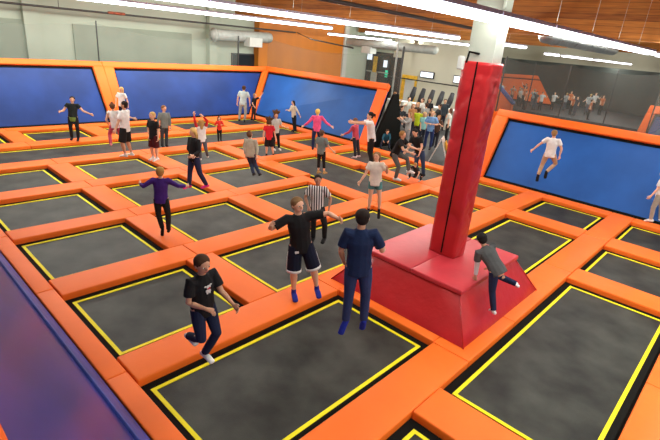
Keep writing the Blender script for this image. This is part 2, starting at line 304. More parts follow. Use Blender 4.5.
dict(id='rosekid', h=1.55, kid=.5, turn=-120, aL=((-.5,.1,-.6),(-.8,.1,-.3)), aR=((-.2,.2,-.9),(-.4,.2,-.6)), lL=ST, lR=((.1,0,-1),(.05,0,-1)), top=('t',(.50,.06,.09),1), pants=('long',(.03,.03,.04)), shoe=('sock',(.6,.55,.6)), hair=('short',(.16,.06,.03)), skin=SKP,
 lab='child in dusty red top and dark trousers facing woman with outstretched arm', cat='person'),
dict(id='armout', h=1.8, turn=-80, tor=(-.05,0,1), aL=((-1,.25,.05),(-1,.1,.12)), aR=((-1,-.15,-.05),(-1,.0,.1)), lL=((-.1,.0,-1),(.05,.0,-1)), lR=((-.15,.0,-1),(.25,.0,-1)), top=('t',W,.5), pants=('long',K), shoe=('shoe',K), hair=('pony',DK), skin=SKP,
 lab='woman in white t-shirt and black trousers stretching an arm out to the left', cat='person'),
dict(id='jumper', h=1.66, turn=176, tor=(.1,.0,1), head=(.05,-.1,1), aL=((-.75,.0,-.6),(-.75,.0,-.75)), aR=((.35,.0,-.9),(-.12,.0,-1)), lL=((-.25,-.35,-.85),(-.25,.3,-.95),(-.1,.1,-1)), lR=((.25,-.5,-.75),(-.6,.4,-.65),(-.1,.1,-1)), top=('t',W,.5), pants=('long',(.55,.38,.24)), shoe=('shoe',K), hair=('short',(.30,.17,.06)), skin=SKP,
 lab='man in white t-shirt and khaki trousers in mid-air against right blue wall', cat='person'),
dict(id='edge', h=1.7, turn=-100, tor=(.05,0,1), aL=((-.25,.1,-.9),(-.3,.2,-.4)), aR=((-.1,.1,-.9),(-.1,.2,-.8)), lL=((-.3,.1,-.9),(-.1,.0,-1)), lR=((.1,0,-1),(.0,0,-1)), top=('t',W,.5), pants=('long',(.36,.34,.28)), shoe=('shoe',W), hair=('short',BR), skin=SKP,
 lab='person in white shirt and grey trousers at the foot of the right blue wall', cat='person'),
dict(id='climber', h=1.42, kid=.5, turn=-150, hturn=-150, tor=(-.6,-.3,.85), head=(-.35,-.2,1), aL=((-.05,-.15,-1),(-.1,.0,-1)), aR=((-.1,-.3,-1),(-.2,-.3,-.9)), lL=((-.05,.0,-1),(.15,.25,-1)), lR=((-.2,-.6,-.6),(.85,.15,-.25)), top=('t',(.085,.09,.09),.55,W), pants=('long',(.015,.022,.06)), shoe=('sock',W), hair=('short',(.012,.010,.010)), skin=SK,
 lab='boy in grey t-shirt over white sleeves climbing onto the red padded pyramid', cat='person'),
dict(id='staffa', h=1.75, turn=70, tor=(.5,.2,.9), head=(.1,.3,.9), nod=-.5, aL=((.55,.2,-.7),(.85,.3,-.25)), aR=((.4,.4,-.8),(.85,.4,-.3)), lL=((.85,.3,-.4),(.1,-.1,-1)), lR=((.35,.2,-.9),(-.25,-.1,-.9)), top=('t',K,.5), pants=('long',(.10,.11,.11)), shoe=('shoe',W), hair=('short',(.35,.18,.06)), skin=SKP,
 lab='staff member in black t-shirt and grey trousers bending to reach a child', cat='person'),
dict(id='staffb', h=1.7, turn=-30, tor=(-.18,.25,1), head=(-.2,.25,1), nod=-.6, aL=((.1,.3,-1),(-.3,.5,-.8)), aR=((-.3,.3,-.9),(-.5,.5,-.6)), lL=((.1,.1,-1),(.0,.0,-1)), lR=((-.1,.1,-1),(.0,.0,-1)), top=('t',K,.5), pants=('long',(.03,.06,.13)), shoe=('shoe',K), hair=('short',DK), skin=SKP,
 lab='staff member in black t-shirt and jeans standing bent over a crouching child', cat='person'),
dict(id='crouchkid', h=1.2, kid=.8, turn=-30, tor=(-.2,.5,.7), head=(-.2,.5,.7), aL=((.4,.4,-.8),(-.2,.4,-.8)), aR=((-.5,.3,-.7),(-.2,.3,-.8)), lL=((.4,.5,.1),(.0,-.3,-1)), lR=((-.5,.5,.1),(.1,-.3,-1)), top=('t',(.03,.03,.035),.5), pants=('long',K), shoe=('sock',(.5,.4,.35)), hair=('short',(.45,.25,.08)), skin=SKP,
 lab='fair-haired child crouching between the two staff members in black t-shirts', cat='person'),
# people waiting in the gap between the two blue right-hand walls
dict(id='c1', h=1.72, turn=-60, aL=((-.6,.2,-.5),(-.7,.2,.6)), aR=((-.5,.3,-.6),(-.7,.2,.5)), lL=ST, lR=ST, top=('t',(.38,.38,.36),1), pants=('long',(.25,.26,.27)), shoe=('shoe',K), hair=('long',(.35,.2,.09)), skin=SKP, lab='woman in light grey hooded top holding a camera up beside the court', cat='person'),
dict(id='c2', h=1.7, turn=160, aL=DOWN_, aR=DOWN_, lL=ST, lR=ST, top=('t',(.62,.75,.03),.5), pants=('long',(.05,.05,.06)), shoe=('shoe',K), hair=('short',BR), skin=SKP, lab='person in fluorescent yellow-green t-shirt in the waiting crowd', cat='person'),
dict(id='c3', h=1.75, turn=-10, aL=((.4,.1,-.9),(-.8,.5,.1)), aR=((-.4,.1,-.9),(.8,.5,.1)), lL=((.1,0,-1),(0,0,-1)), lR=((-.1,0,-1),(0,0,-1)), top=('t',(.16,.32,.58),.6), pants=('long',(.02,.035,.12)), shoe=('shoe',K), hair=('short',(.4,.22,.1)), skin=SKP, lab='man in light blue shirt with folded arms in the waiting crowd', cat='person'),
dict(id='c4', h=1.5, kid=.4, turn=20, aL=DOWN_, aR=DOWN_, lL=ST, lR=ST, top=('t',(.25,.55,.52),.6), pants=('long',(.03,.04,.06)), shoe=('shoe',K), hair=('long',(.6,.4,.15)), skin=SKP, lab='blonde child in pale turquoise top standing left of man in blue shirt', cat='person'),
dict(id='c5', h=1.75, turn=-70, aL=DOWN_, aR=((-.4,.2,-.7),(-.6,.3,.2)), lL=ST, lR=ST, top=('t',(.03,.03,.035),.6), pants=('long',(.03,.03,.04)), shoe=('shoe',K), hair=('short',BR), skin=SKP, lab='man in black shirt standing behind and right of man in blue shirt', cat='person'),
dict(id='c6', h=1.68, turn=-100, aL=DOWN_, aR=DOWN_, lL=ST, lR=ST, top=('t',(.65,.66,.6),.6), pants=('long',K), shoe=('shoe',K), hair=('long',(.12,.05,.03)), skin=SKP, lab='woman in white top standing just left of the red padded column', cat='person'),
dict(id='c7', h=1.7, turn=30, aL=DOWN_, aR=((-.4,.3,-.7),(.3,.5,.3)), lL=ST, lR=ST, top=('t',(.55,.56,.5),.6), pants=('long',(.05,.05,.06)), shoe=('shoe',K), hair=('short',DK), skin=SKP, lab='man in off-white shirt standing below the yellow framed notice', cat='person'),
dict(id='c8', h=1.75, turn=90, aL=((.4,.2,-.8),(.5,.2,.5)), aR=((.1,.2,-1),(.3,.2,-.6)), lL=ST, lR=ST, top=('t',(.22,.25,.26),.6), pants=('long',(.06,.07,.09)), shoe=('shoe',K), hair=('short',(.2,.09,.04)), skin=SKP, lab='man in grey shirt standing next to the black net post', cat='person'),
dict(id='c9', h=1.7, turn=-30, aL=DOWN_, aR=DOWN_, lL=ST, lR=ST, top=('t',(.05,.045,.04),.6), pants=('long',K), shoe=('shoe',K), hair=('long',(.4,.2,.07)), skin=SKP, lab='woman with reddish blonde hair and dark top behind the fluorescent shirt', cat='person'),
dict(id='c10', h=1.75, turn=0, aL=DOWN_, aR=DOWN_, lL=ST, lR=ST, top=('t',(.015,.015,.018),.6), pants=('long',K), shoe=('shoe',K), hair=('short',DK), skin=SK, lab='dark-haired man in black at the back of the waiting crowd', cat='person'),
dict(id='c11', h=1.7, turn=60, tor=(.1,.1,1), aL=DOWN_, aR=((.2,.4,-.7),(.5,.4,.1)), lL=ST, lR=ST, top=('t',(.02,.025,.03),.6), pants=('long',(.03,.05,.09)), shoe=('shoe',K), hair=('short',BR), skin=SKP, lab='man in black jacket left of the woman with the camera', cat='person'),
dict(id='c12', h=1.6, turn=10, aL=DOWN_, aR=DOWN_, lL=ST, lR=ST, top=('t',(.45,.2,.08),.6), pants=('long',(.03,.03,.05)), shoe=('shoe',K), hair=('long',(.3,.12,.04)), skin=SKP, lab='woman in rust-coloured top in the middle of the waiting crowd', cat='person'),
dict(id='c13', h=1.75, turn=-140, aL=DOWN_, aR=DOWN_, lL=ST, lR=ST, top=('t',(.30,.30,.28),.6), pants=('long',(.05,.06,.09)), shoe=('shoe',K), hair=('short',BR), skin=SKP, lab='man in mid grey t-shirt with his back turned in the waiting crowd', cat='person'),
dict(id='c14', h=1.7, turn=40, aL=DOWN_, aR=DOWN_, lL=ST, lR=ST, top=('t',(.02,.02,.022),.6), pants=('long',K), shoe=('shoe',K), hair=('short',BR), skin=SKP, lab='man in black at the left edge of the crowd below the grey shirt', cat='person'),
dict(id='c15', h=1.65, turn=-20, aL=((.3,.3,-.8),(-.3,.5,.3)), aR=DOWN_, lL=ST, lR=ST, top=('t',(.10,.05,.03),.6), pants=('long',(.03,.03,.04)), shoe=('shoe',K), hair=('long',(.28,.11,.03)), skin=SKP, lab='auburn-haired woman in brown top at the right of the crowd', cat='person'),
dict(id='c16', h=1.75, turn=10, aL=DOWN_, aR=DOWN_, lL=ST, lR=ST, top=('t',(.03,.04,.05),1), pants=('long',(.02,.02,.03)), shoe=('shoe',K), hair=('short',DK), skin=SK, lab='man in dark long-sleeved shirt farthest right at the back of the crowd', cat='person'),
dict(id='c17', h=1.7, turn=150, aL=DOWN_, aR=DOWN_, lL=ST, lR=ST, top=('t',(.015,.018,.03),1), pants=('long',(.02,.03,.06)), shoe=('shoe',K), hair=('short',(.35,.2,.08)), skin=SKP, lab='fair-haired man in dark navy jacket behind the woman holding a camera', cat='person'),
dict(id='c18', h=1.72, turn=-60, aL=DOWN_, aR=((-.3,.3,-.7),(-.2,.5,.5)), lL=ST, lR=ST, top=('t',(.60,.58,.52),.6), pants=('long',K), shoe=('shoe',K), hair=('short',(.12,.05,.03)), skin=SKP, lab='man in cream t-shirt in the crowd near the cream counter', cat='person'),
dict(id='c19', h=1.2, kid=.8, turn=20, tor=(.1,.5,.8), aL=((.2,.6,-.6),(-.2,.5,-.4)), aR=((-.2,.6,-.6),(.2,.5,-.4)), lL=((.3,.7,.0),(.1,.0,-1)), lR=((-.2,.7,.0),(-.1,.0,-1)), top=('t',(.02,.10,.15),1), pants=('long',(.02,.03,.06)), shoe=('shoe',K), hair=('short',BR), skin=SKP, lab='child in dark teal top crouching near the end of the far right blue wall', cat='person'),
]
#PEOPLE-END
LOC = {'boy': (2.9, 4.61, 0.825, 1.1, -0.046), 'teen': (5.85, 5.77, 0.13, 1.189, -0.091), 'navyman': (5.06, 3.74, 0.712, 1.1, -0.071), 'ref': (8.23, 7.74, 0.0, 1.037, -0.059), 'teal': (10.63, 7.76, 0.154, 1.1, -0.066), 'purple': (5.1, 9.99, 0.117, 1.1, -0.008), 'blonde': (7.02, 11.75, 0.539, 1.1, 0.026), 'raglan': (9.59, 15.44, 0.244, 1.1, 0.026), 'redgirl': (12.72, 18.88, 0.0, 0.896, -0.034), 'blondboy': (7.76, 15.51, 0.446, 1.1, -0.026), 'jacket': (9.86, 18.84, 0.0, 1.152, 0.026), 'whitetee': (6.98, 16.16, 0.512, 1.1, 0.043), 'pinkpants': (7.08, 16.94, 0.63, 1.1, -0.05), 'blondback': (9.62, 22.32, 0.475, 1.1, 0.018), 'vest': (6.95, 20.91, 0.13, 1.079, 0.024), 'lighttee': (16.98, 22.82, 0.0, 1.169, -0.004), 'cornerkid': (17.92, 22.95, 0.0, 1.066, -0.035), 'cream': (18.06, 19.39, 0.0, 1.141, -0.123), 'pink': (14.23, 13.89, 0.526, 1.1, -0.028), 'greygirl': (12.33, 11.65, 0.294, 1.1, -0.077), 'redkid': (12.97, 15.45, 0.0, 1.078, -0.054), 'paleblack': (14.03, 16.3, 0.0, 1.149, -0.035), 'beige': (9.7, 12.49, 0.383, 1.1, -0.061), 'rosekid': (15.38, 12.53, 0.364, 1.1, -0.145), 'armout': (13.25, 10.04, 0.852, 1.1, -0.128), 'jumper': (17.4, 5.24, 0.909, 1.1, -0.131), 'edge': (18.96, 1.82, 0.13, 1.076, -0.207), 'climber': (8.05, 2.74, 0.45, 1.129, -0.164), 'staffa': (14.78, 9.94, 0.13, 1.201, -0.165), 'staffb': (16.54, 9.96, 0.0, 1.22, -0.182), 'crouchkid': (15.54, 9.58, 0.13, 0.943, 0.059), 'c1': (20.81, 13.72, 0.0, 1.103, 0.0), 'c2': (22.97, 14.56, 0.0, 1.119, 0.0), 'c3': (21.86, 13.01, 0.0, 1.163, 0.0), 'c4': (22.64, 13.96, 0.0, 1.184, 0.0), 'c5': (25.53, 14.79, 0.0, 1.14, 0.0), 'c6': (25.01, 13.75, 0.0, 1.156, 0.0), 'c7': (26.21, 17.51, 0.0, 1.194, 0.0), 'c8': (25.44, 18.1, 0.0, 1.303, 0.0), 'c9': (24.94, 15.98, 0.0, 1.152, 0.0), 'c10': (27.46, 16.74, 0.0, 1.166, 0.0), 'c11': (22.69, 15.63, 0.0, 1.105, 0.0), 'c12': (24.05, 15.7, 0.0, 1.199, 0.0), 'c13': (25.13, 15.48, 0.0, 1.126, 0.0), 'c14': (21.65, 15.44, 0.0, 1.007, 0.0), 'c15': (22.74, 13.12, 0.0, 1.067, 0.0), 'c16': (28.29, 16.07, 0.0, 1.176, 0.0), 'c17': (24.14, 16.78, 0.0, 1.142, 0.0), 'c18': (26.52, 16.69, 0.0, 1.2, 0.0), 'c19': (19.72, 14.27, 0.0, 1.167, 0.0)}
LIGHT_E = 46; WORLD_E = .11; UPL = .12; SIDE = .24; EXPO = 0

# ------------------------------------------------------------------ people
def hand(bm, wr, d, palm_n, h, curl=.5, side=1):
    """palm, four fingers and a thumb leaving the side of the palm"""
    d = d.normalized(); n = (palm_n-d*palm_n.dot(d)).normalized(); s = d.cross(n).normalized()*side
    L = .1*h
    loft(bm, [wr-d*.012*h, wr+d*.015*h, wr+d*.048*h], [(.016*h,.012*h),(.022*h,.011*h),(.024*h,.010*h)], 8, side=s)
    for k, (o, ln) in enumerate(((-.0165,.042),(-.0055,.048),(.0055,.045),(.0165,.035))):
        b0 = wr+d*.046*h+s*o*h; a1 = .25+curl*.7; a2 = a1+curl*.9
        d1 = d*math.cos(a1)+n*math.sin(a1); d2 = d*math.cos(a2)+n*math.sin(a2)
        p1 = b0+d1*ln*.5*h; p2 = p1+d2*ln*.5*h
        loft(bm, [b0-d*.006*h, b0, p1, p2], [.0052*h,.0054*h,.0048*h,.0036*h], 6)
    t0 = wr+d*.016*h-s*.019*h; td = (d*.75-s*.65+n*.25).normalized(); t1 = t0+td*.02*h; t2 = t1+(td+d*.4+n*.3).normalized()*.018*h
    loft(bm, [t0-td*.006*h, t0, t1, t2], [.0068*h,.007*h,.006*h,.0045*h], 6)
def cloth(bm, voxel, sm=3): return remesh(bm, voxel, sm)
def make_person(s, loc, lod=0):
    u, v, z, hs, roll = loc
    if z in (0.0, .13): z += .022
    s = dict(s); s['h'] *= hs; h = s['h']; j = pose(s); az = math.atan2(-v, -u)+PI/2
    skin = cmat('skin', s['skin']); Ls, Fs, up = j['L'], j['F'], j['up']; vox = (.0085, .015, .03)[lod]*(h/1.7); n = 12 if lod < 2 else 8
    dist = math.hypot(u, v)
    # body
    bm = bmesh.new(); P = j['P']; hr = j['hr']
    loft(bm, [P-up*.045*h, P, j['waist'], j['chest'], P+up*.25*h, P+up*.285*h], [(.07*h,.055*h),(.083*h,.06*h),(.068*h,.048*h),(.084*h,.056*h),(.075*h,.045*h),(.035*h,.032*h)], n, side=Ls)
    loft(bm, [P+up*.26*h, j['neck']+j['hd']*.01*h, j['hc']-j['hd']*hr*.5], [.036*h,.031*h,.029*h], n)
    hd, hf = j['hd'], j['hf']; hs_ = hd.cross(hf).normalized()
    rot = Matrix((hs_, -hf, hd)).transposed()
    hc = j['hc']
    ball(bm, hc+hd*hr*.18-hf*hr*.06, (hr*.78, hr*.86, hr*.82), rot, 18)
    ball(bm, hc-hd*hr*.35+hf*hr*.12, (hr*.60, hr*.66, hr*.62), rot, 16)
    ball(bm, hc-hd*hr*.68+hf*hr*.42, (hr*.26, hr*.22, hr*.2), rot, 10)
    if lod < 2:
        loft(bm, [hc+hd*hr*.18+hf*hr*.74, hc-hd*hr*.12+hf*hr*.95, hc-hd*hr*.2+hf*hr*.80], [hr*.07, hr*.13, hr*.12], 8)
        for sg in (-1, 1): ball(bm, hc-hd*hr*.05+hs_*sg*hr*.76-hf*hr*.08, (hr*.10, hr*.20, hr*.26), rot, 8)
    for k, sg in (('L',1),('R',-1)):
        sh, el, wr = j['sh'+k], j['el'+k], j['wr'+k]
        loft(bm, [P+up*.245*h+Ls*sg*.05*h, sh, sh.lerp(el,.4), el, el.lerp(wr,.3), wr, wr+(wr-el).normalized()*.012*h], [.036*h,.033*h,.028*h,.0225*h,.024*h,.0145*h,.0145*h], n)
        hp, kn, an = j['hp'+k], j['kn'+k], j['an'+k]
        loft(bm, [hp+up*.02*h, hp.lerp(kn,.3), kn, kn.lerp(an,.3), kn.lerp(an,.7), an], [.05*h,.048*h,.032*h,.035*h,.023*h,.019*h], n)
        loft(bm, [j['heel'+k]+Vector((0,0,.006*h)), an.lerp(j['toe'+k],.45), j['toe'+k]], [.02*h,(.024*h,.019*h),(.024*h,.012*h)], n, side=Ls)
    me = remesh(bm, vox, 3)
    bm = bmesh.new(); bm.from_mesh(me)
    if lod < 2:
        for k, sg in (('L',1),('R',-1)):
            d = (j['wr'+k]-j['el'+k]).normalized(); pn = (-Ls*sg*.7+Fs*.7)
            if abs(pn.normalized().dot(d)) > .9: pn = Vector((0,0,-1))
            hand(bm, j['wr'+k]+d*.008*h, d, pn, h, .5, sg)
        for sg in (-1, 1):
            e = hc+hd*hr*.12+hf*hr*.72+hs_*sg*hr*.30
            ball(bm, e, (hr*.13, hr*.08, hr*.06), rot, 8, 1); ball(bm, e+hf*hr*.06, (hr*.075, hr*.06, hr*.075), rot, 8, 2)
            loft(bm, [e+hd*hr*.17-hs_*hr*.14+hf*hr*.04, e+hd*hr*.2+hf*hr*.08, e+hd*hr*.17+hs_*hr*.14+hf*hr*.04], [hr*.03]*3, 6)
        ml = hc-hd*hr*.47+hf*hr*.76
        sm = s.get('smile', 0)
        ball(bm, ml, (hr*.24, hr*.07, hr*(.10 if sm else .05)), rot, 8, 3)
        if sm: ball(bm, ml+hf*hr*.03, (hr*.18, hr*.06, hr*.05), rot, 8, 4)
        for f in bm.faces: f.smooth = True
    bm.to_mesh(me); bm.free()
    mats = [skin, M['eye'], M['iris'], M['lip'], M['gum']]
    o = link('person', me, None, None, mats)
    o.location = (u, v, z); o.rotation_euler = (0, roll, az)
    def child(name, me_or_bm, m):
        me2 = me_or_bm
        c = link(name, me2, m, o); return c
    # top
    kind, tcol, slv = s['top'][:3]; tm = M['stripes'] if tcol == 'stripes' else cmat('cloth', tcol)
    e = .012*h
    bm = bmesh.new()
    hem = -.075 if s['pants'][0] != 'greenhip' else -.01
    loft(bm, [P+up*hem*h, P+up*.0*h, j['waist'], j['chest'], P+up*.245*h, P+up*.272*h, P+up*.298*h], [(.102*h,.079*h),(.102*h,.078*h),(.094*h,.071*h),(.106*h,.074*h),(.095*h,.060*h),(.066*h,.052*h),(.042*h,.040*h)], n, side=Ls, cap=False)
    def sleeves(bm, q, fr):
        for k, sg in (('L',1),('R',-1)):
            sh, el, wr = j['sh'+k], j['el'+k], j['wr'+k]; pts = [P+up*.24*h+Ls*sg*.05*h, sh]; rd = [.049*h, .045*h]
            if fr <= .25: pts.append(sh+(el-sh)*.1); rd.append(.04*h)
            elif fr < .95: pts += [sh.lerp(el,.4), sh.lerp(el, min(1, fr*1.25))]; rd += [.043*h, .043*h]
            else: pts += [sh.lerp(el,.5), el, el.lerp(wr,.5), el.lerp(wr,.93)]; rd += [.037*h,.032*h,.029*h,.022*h]
            loft(bm, pts[q:], rd[q:], n, cap=False)
    two = len(s['top']) > 3
    if not two or slv < .9: sleeves(bm, 0, slv)
    else: sleeves(bm, 0, .2)
    shirt = child('sweatshirt' if slv >= .95 else 'shirt', cloth(bm, vox*1.15), tm)
    if two:
        bm = bmesh.new()
        for k, sg in (('L',1),('R',-1)):
            sh, el, wr = j['sh'+k], j['el'+k], j['wr'+k]
            loft(bm, [sh.lerp(el,.15), sh.lerp(el,.5), el, el.lerp(wr,.5), el.lerp(wr,.93)], [.040*h,.036*h,.031*h,.027*h,.022*h], n, cap=False)
        c = child('sleeve', cloth(bm, vox*1.1), cmat('cloth', s['top'][3]))
        c['label'] = 'red sleeves' if s['top'][3] == RD else 'white sleeves'
    # trousers
    pk, pc = s['pants']; pm = cmat('cloth', pc)
    bm = bmesh.new()
    loft(bm, [P-up*.07*h, P-up*.03*h, P+up*.02*h, P+up*.07*h], [(.075*h,.058*h),(.092*h,.070*h),(.090*h,.067*h),(.082*h,.06*h)], n, side=Ls, cap=False)
    for k, sg in (('L',1),('R',-1)):
        hp, kn, an = j['hp'+k], j['kn'+k], j['an'+k]
        if pk in ('long','greenhip'): pts = [hp+up*.01*h, hp.lerp(kn,.35), kn, kn.lerp(an,.5), kn.lerp(an,.97)]; rd = [.056*h,.055*h,.041*h,.038*h,.033*h]
        elif pk == 'calf': pts = [hp+up*.01*h, hp.lerp(kn,.35), kn, kn.lerp(an,.6)]; rd = [.055*h,.052*h,.037*h,.035*h]
        elif pk == 'shorts': pts = [hp+up*.01*h, hp.lerp(kn,.35), hp.lerp(kn,.75), kn]; rd = [.060*h,.066*h,.067*h,.068*h]
        else: pts = [hp+up*.01*h, hp.lerp(kn,.35), hp.lerp(kn,.5)]; rd = [.055*h,.054*h,.053*h]
        loft(bm, pts, rd, n, cap=False)
    trs = child({'long':'trousers','greenhip':'trousers','calf':'leggings','shorts':'shorts','hot':'shorts'}[pk], cloth(bm, vox*1.15, 2), pm)
    if pk == 'greenhip':
        bm = bmesh.new()
        loft(bm, [P-up*.10*h-Fs*.01*h, P-up*.03*h, P+up*.05*h], [(.105*h,.08*h),(.102*h,.078*h),(.085*h,.066*h)], n, side=Ls, cap=False)
        c = child('tied_jacket', cloth(bm, vox*1.2), cmat('cloth', (.16,.24,.05))); c['label'] = 'green jacket tied round the waist'
    # feet
    fk, fc = s['shoe']; fm = cmat('foot', fc)
    for k in 'LR':
        bm = bmesh.new(); an, toe, heel = j['an'+k], j['toe'+k], j['heel'+k]; g = 1.0 if fk == 'sock' else 1.18
        up_ = an+(j['kn'+k]-an).normalized()*.035*h
        loft(bm, [up_, an, heel.lerp(an,.35)], [.023*h*g,.023*h*g,.022*h*g], n)
        loft(bm, [heel+Vector((0,0,.006*h)), an.lerp(toe,.45), toe], [.023*h*g,(.027*h*g,.022*h*g),(.027*h*g,.015*h*g)], n, side=Ls)
        child(fk, cloth(bm, vox*1.1, 2), fm)
    # hair
    st, hcx = s['hair']; hm = cmat('hair', hcx)
    bm = bmesh.new()
    ball(bm, hc+hd*hr*.30-hf*hr*.16, (hr*.86, hr*.88, hr*.80), rot, 16)
    ball(bm, hc-hd*hr*.10-hf*hr*.36, (hr*.76, hr*.60, hr*.74), rot, 14)
    for i in range(14 if lod < 2 else 0):
        a = i*2.4; q = .45+.5*((i*37) % 10)/10
        ball(bm, hc+hd*hr*(.35+.6*(1-q*.6))-hf*hr*(.1+.55*q*math.cos(a))+hs_*hr*.62*q*math.sin(a), hr*.25, rot, 6)
    if st in ('long','pony','fly','bun'):
        for sg in (-1, 1):
            if st in ('long','fly'): loft(bm, [hc+hd*hr*.4+hs_*sg*hr*.62, hc-hd*hr*.2+hs_*sg*hr*.78-hf*hr*.1, hc-hd*hr*1.1+hs_*sg*hr*.72-hf*hr*.25-Vector((0,0,hr*.3))], [hr*.30, hr*.24, hr*.16], 8)
        if st == 'long': loft(bm, [hc-hf*hr*.6, hc-hd*hr*.8-hf*hr*.75, hc-hd*hr*1.9-hf*hr*.75-Vector((0,0,hr*.5))], [(hr*.62,hr*.34),(hr*.66,hr*.26),(hr*.4,hr*.14)], 10, side=hs_)
        if st == 'pony': loft(bm, [hc+hd*hr*.4-hf*hr*.8, hc+hd*hr*.2-hf*hr*1.35, hc-hd*hr*.7-hf*hr*1.3], [hr*.22, hr*.28, hr*.13], 8)
        if st == 'bun': ball(bm, hc+hd*hr*1.05-hf*hr*.35, hr*.42, rot, 10)
        if st == 'fly':
            for i in range(18):
                a = i/17*PI*2; dv = (Vector((math.cos(a)*1.2, math.sin(a)*.8, 1.0+.5*math.sin(i*5)))).normalized()
                b = hc+hd*hr*.5; loft(bm, [b+dv*hr*.5, b+dv*hr*1.2, b+dv*hr*1.9+Vector((0,0,hr*.2))], [hr*.42, hr*.30, hr*.08], 6)
    ball_cut = None
    me2 = remesh(bm, vox*1.0, 2); child('hair', me2, hm)
    # prints and trims
    if s.get('art') == 'trim':
        white = cmat('cloth', W)
        for k, sg in (('L',1),('R',-1)):
            hp, kn = j['hp'+k], j['kn'+k]; d = (kn-hp).normalized(); bm = bmesh.new()
            loft(bm, [kn-d*.016*h, kn+d*.006*h], [.0705*h,.0705*h], 24, cap=False)
            obj('trim_band', bm, white, trs, True)['label'] = 'white hem band of the shorts'
            bm = bmesh.new(); sd = Ls*sg
            pts = [hp.lerp(kn, t)+sd*r*h for t, r in ((.15,.06),(.4,.0665),(.7,.068),(.97,.0685))]
            loft(bm, pts, [(.006*h,.003*h)]*4, 6, cap=False, side=Fs); obj('side_stripe', bm, white, trs, True)['label'] = 'white side stripe of the shorts'
        bm = bmesh.new(); c0 = P-up*.05*h+Fs*.066*h-Ls*.045*h
        slab(bm, [c0-Ls*.022*h-up*.011*h, c0+Ls*.022*h-up*.011*h, c0+Ls*.022*h+up*.011*h, c0-Ls*.022*h+up*.011*h], .006*h)
        obj('patch', bm, white, trs)['label'] = 'small white patch on the shorts'
    if s.get('art') == 'dog':
        def blob(name, items, m, dz):
            bm = bmesh.new()
            for (x, y, rx, ry) in items:
                c = j['chest']+up*y*h+Ls*x*h+Fs*(.083*h+dz); vs = [bm.verts.new(c+Ls*rx*h*math.cos(a)+up*ry*h*math.sin(a)-Fs*abs(x*h)*.25) for a in [k*PI/8 for k in range(16)]]
                f = bm.faces.new(vs); r = bmesh.ops.extrude_face_region(bm, geom=[f])
                for q in r['geom']:
                    if isinstance(q, bmesh.types.BMVert): q.co += Fs*.004*h
            return obj(name, bm, m, shirt)
        b = blob('shirt_print', [(0,.03,.020,.014),(-.024,.034,.010,.006),(.024,.040,.010,.006),(-.002,-.004,.014,.020),(.016,-.012,.006,.012),(-.017,-.008,.006,.012),(-.01,-.028,.008,.007),(.012,-.028,.007,.007)], cmat('print', (.75,.74,.72)), .000)
        b['label'] = 'white cartoon-like animal print'
        b = blob('shirt_print', [(0,.014,.014,.006),(.006,.022,.006,.005)], cmat('print', (.6,.02,.03)), .004); b['label'] = 'red part of the print'
    return tag(o, s['lab'], s['cat'])
CROWD = 'people waiting in the gap between the blue walls'
for s in PEOPLE:
    loc = LOC[s['id']]; d = math.hypot(loc[0], loc[1])
    p = make_person(s, loc, 0 if d < 11 else 1)
    if s['id'][0] == 'c' and s['id'][1:].isdigit(): p['group'] = CROWD

# ------------------------------------------------------------------ the court: beds, pads
US = {'a':(2.45,4.74), 'c':(5.74,8.0), 'e':(9.12,11.48), 'g':(12.58,14.82), 'j':(16.0,18.1)}
V1 = {'F':2.33,'A':5.38,'B':8.43,'C':11.51,'D':14.48,'E':17.53,'L':20.5,'W':23.5}; DV = 2.03
V0 = {k: x-DV for k, x in V1.items()}; V0['L'] = 18.6; V0['W'] = 21.6; V0['F'] = .36
rowname = {'F':'row along the near wall','A':'row of the red pyramid','B':'row just behind the red pyramid','C':'third row behind front','D':'fourth row from front','E':'row before the running lane','W':'row at the foot of back wall'}
colname = {'a':'first column from left wall','c':'second column from left wall','e':'middle column','g':'second column from right wall','j':'column along right wall'}
SK_ = .15
def bed(u0, u1, v0, v1, lab, cat='trampoline', name='trampoline'):
    cx, cy = (u0+u1)/2, (v0+v1)/2; t = empty(name, (cx, cy, -.06)); tag(t, lab, cat, 'court trampolines')
    a, b = (u1-u0)/2, (v1-v0)/2
    def part(nm, bm, m): return obj(nm, bm, m, t)
    bm = bmesh.new(); nx, ny = max(6, int(a*6)), max(6, int(b*6)); g = []
    for i in range(nx+1):
        r = []
        for k in range(ny+1):
            x = -a+2*a*i/nx; y = -b+2*b*k/ny
            q = (1-(x/a)**2)*(1-(y/b)**2); r.append(bm.verts.new((x, y, .06-.02*q)))
        g.append(r)
    for i in range(nx):
        for k in range(ny): bm.faces.new((g[i][k], g[i+1][k], g[i+1][k+1], g[i][k+1]))
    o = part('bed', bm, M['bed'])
    for p in o.data.polygons: p.use_smooth = True
    o['label'] = 'dark woven jumping surface'
    bm = bmesh.new(); w = .06
    box(bm, (-a,-b,.055), (a,-b+w,.070)); box(bm, (-a,b-w,.055), (a,b,.070)); box(bm, (-a,-b+w,.055), (-a+w,b-w,.070)); box(bm, (a-w,-b+w,.055), (a,b-w,.070))
    part('border_line', bm, M['yellow'])['label'] = 'yellow border line'
    bm = bmesh.new(); s = SK_
    box(bm, (-a-s,-b-s,.03), (a+s,-b,.058)); box(bm, (-a-s,b,.03), (a+s,b+s,.058)); box(bm, (-a-s,-b,.03), (-a,b,.058)); box(bm, (a,-b,.03), (a+s,b,.058))
    part('spring_cover', bm, M['black'])['label'] = 'black spring cover strip'
    bm = bmesh.new(); box(bm, (-a-s,-b-s,.0), (a+s,b+s,.03)); part('frame', bm, M['black'])
    return t
beds = {}
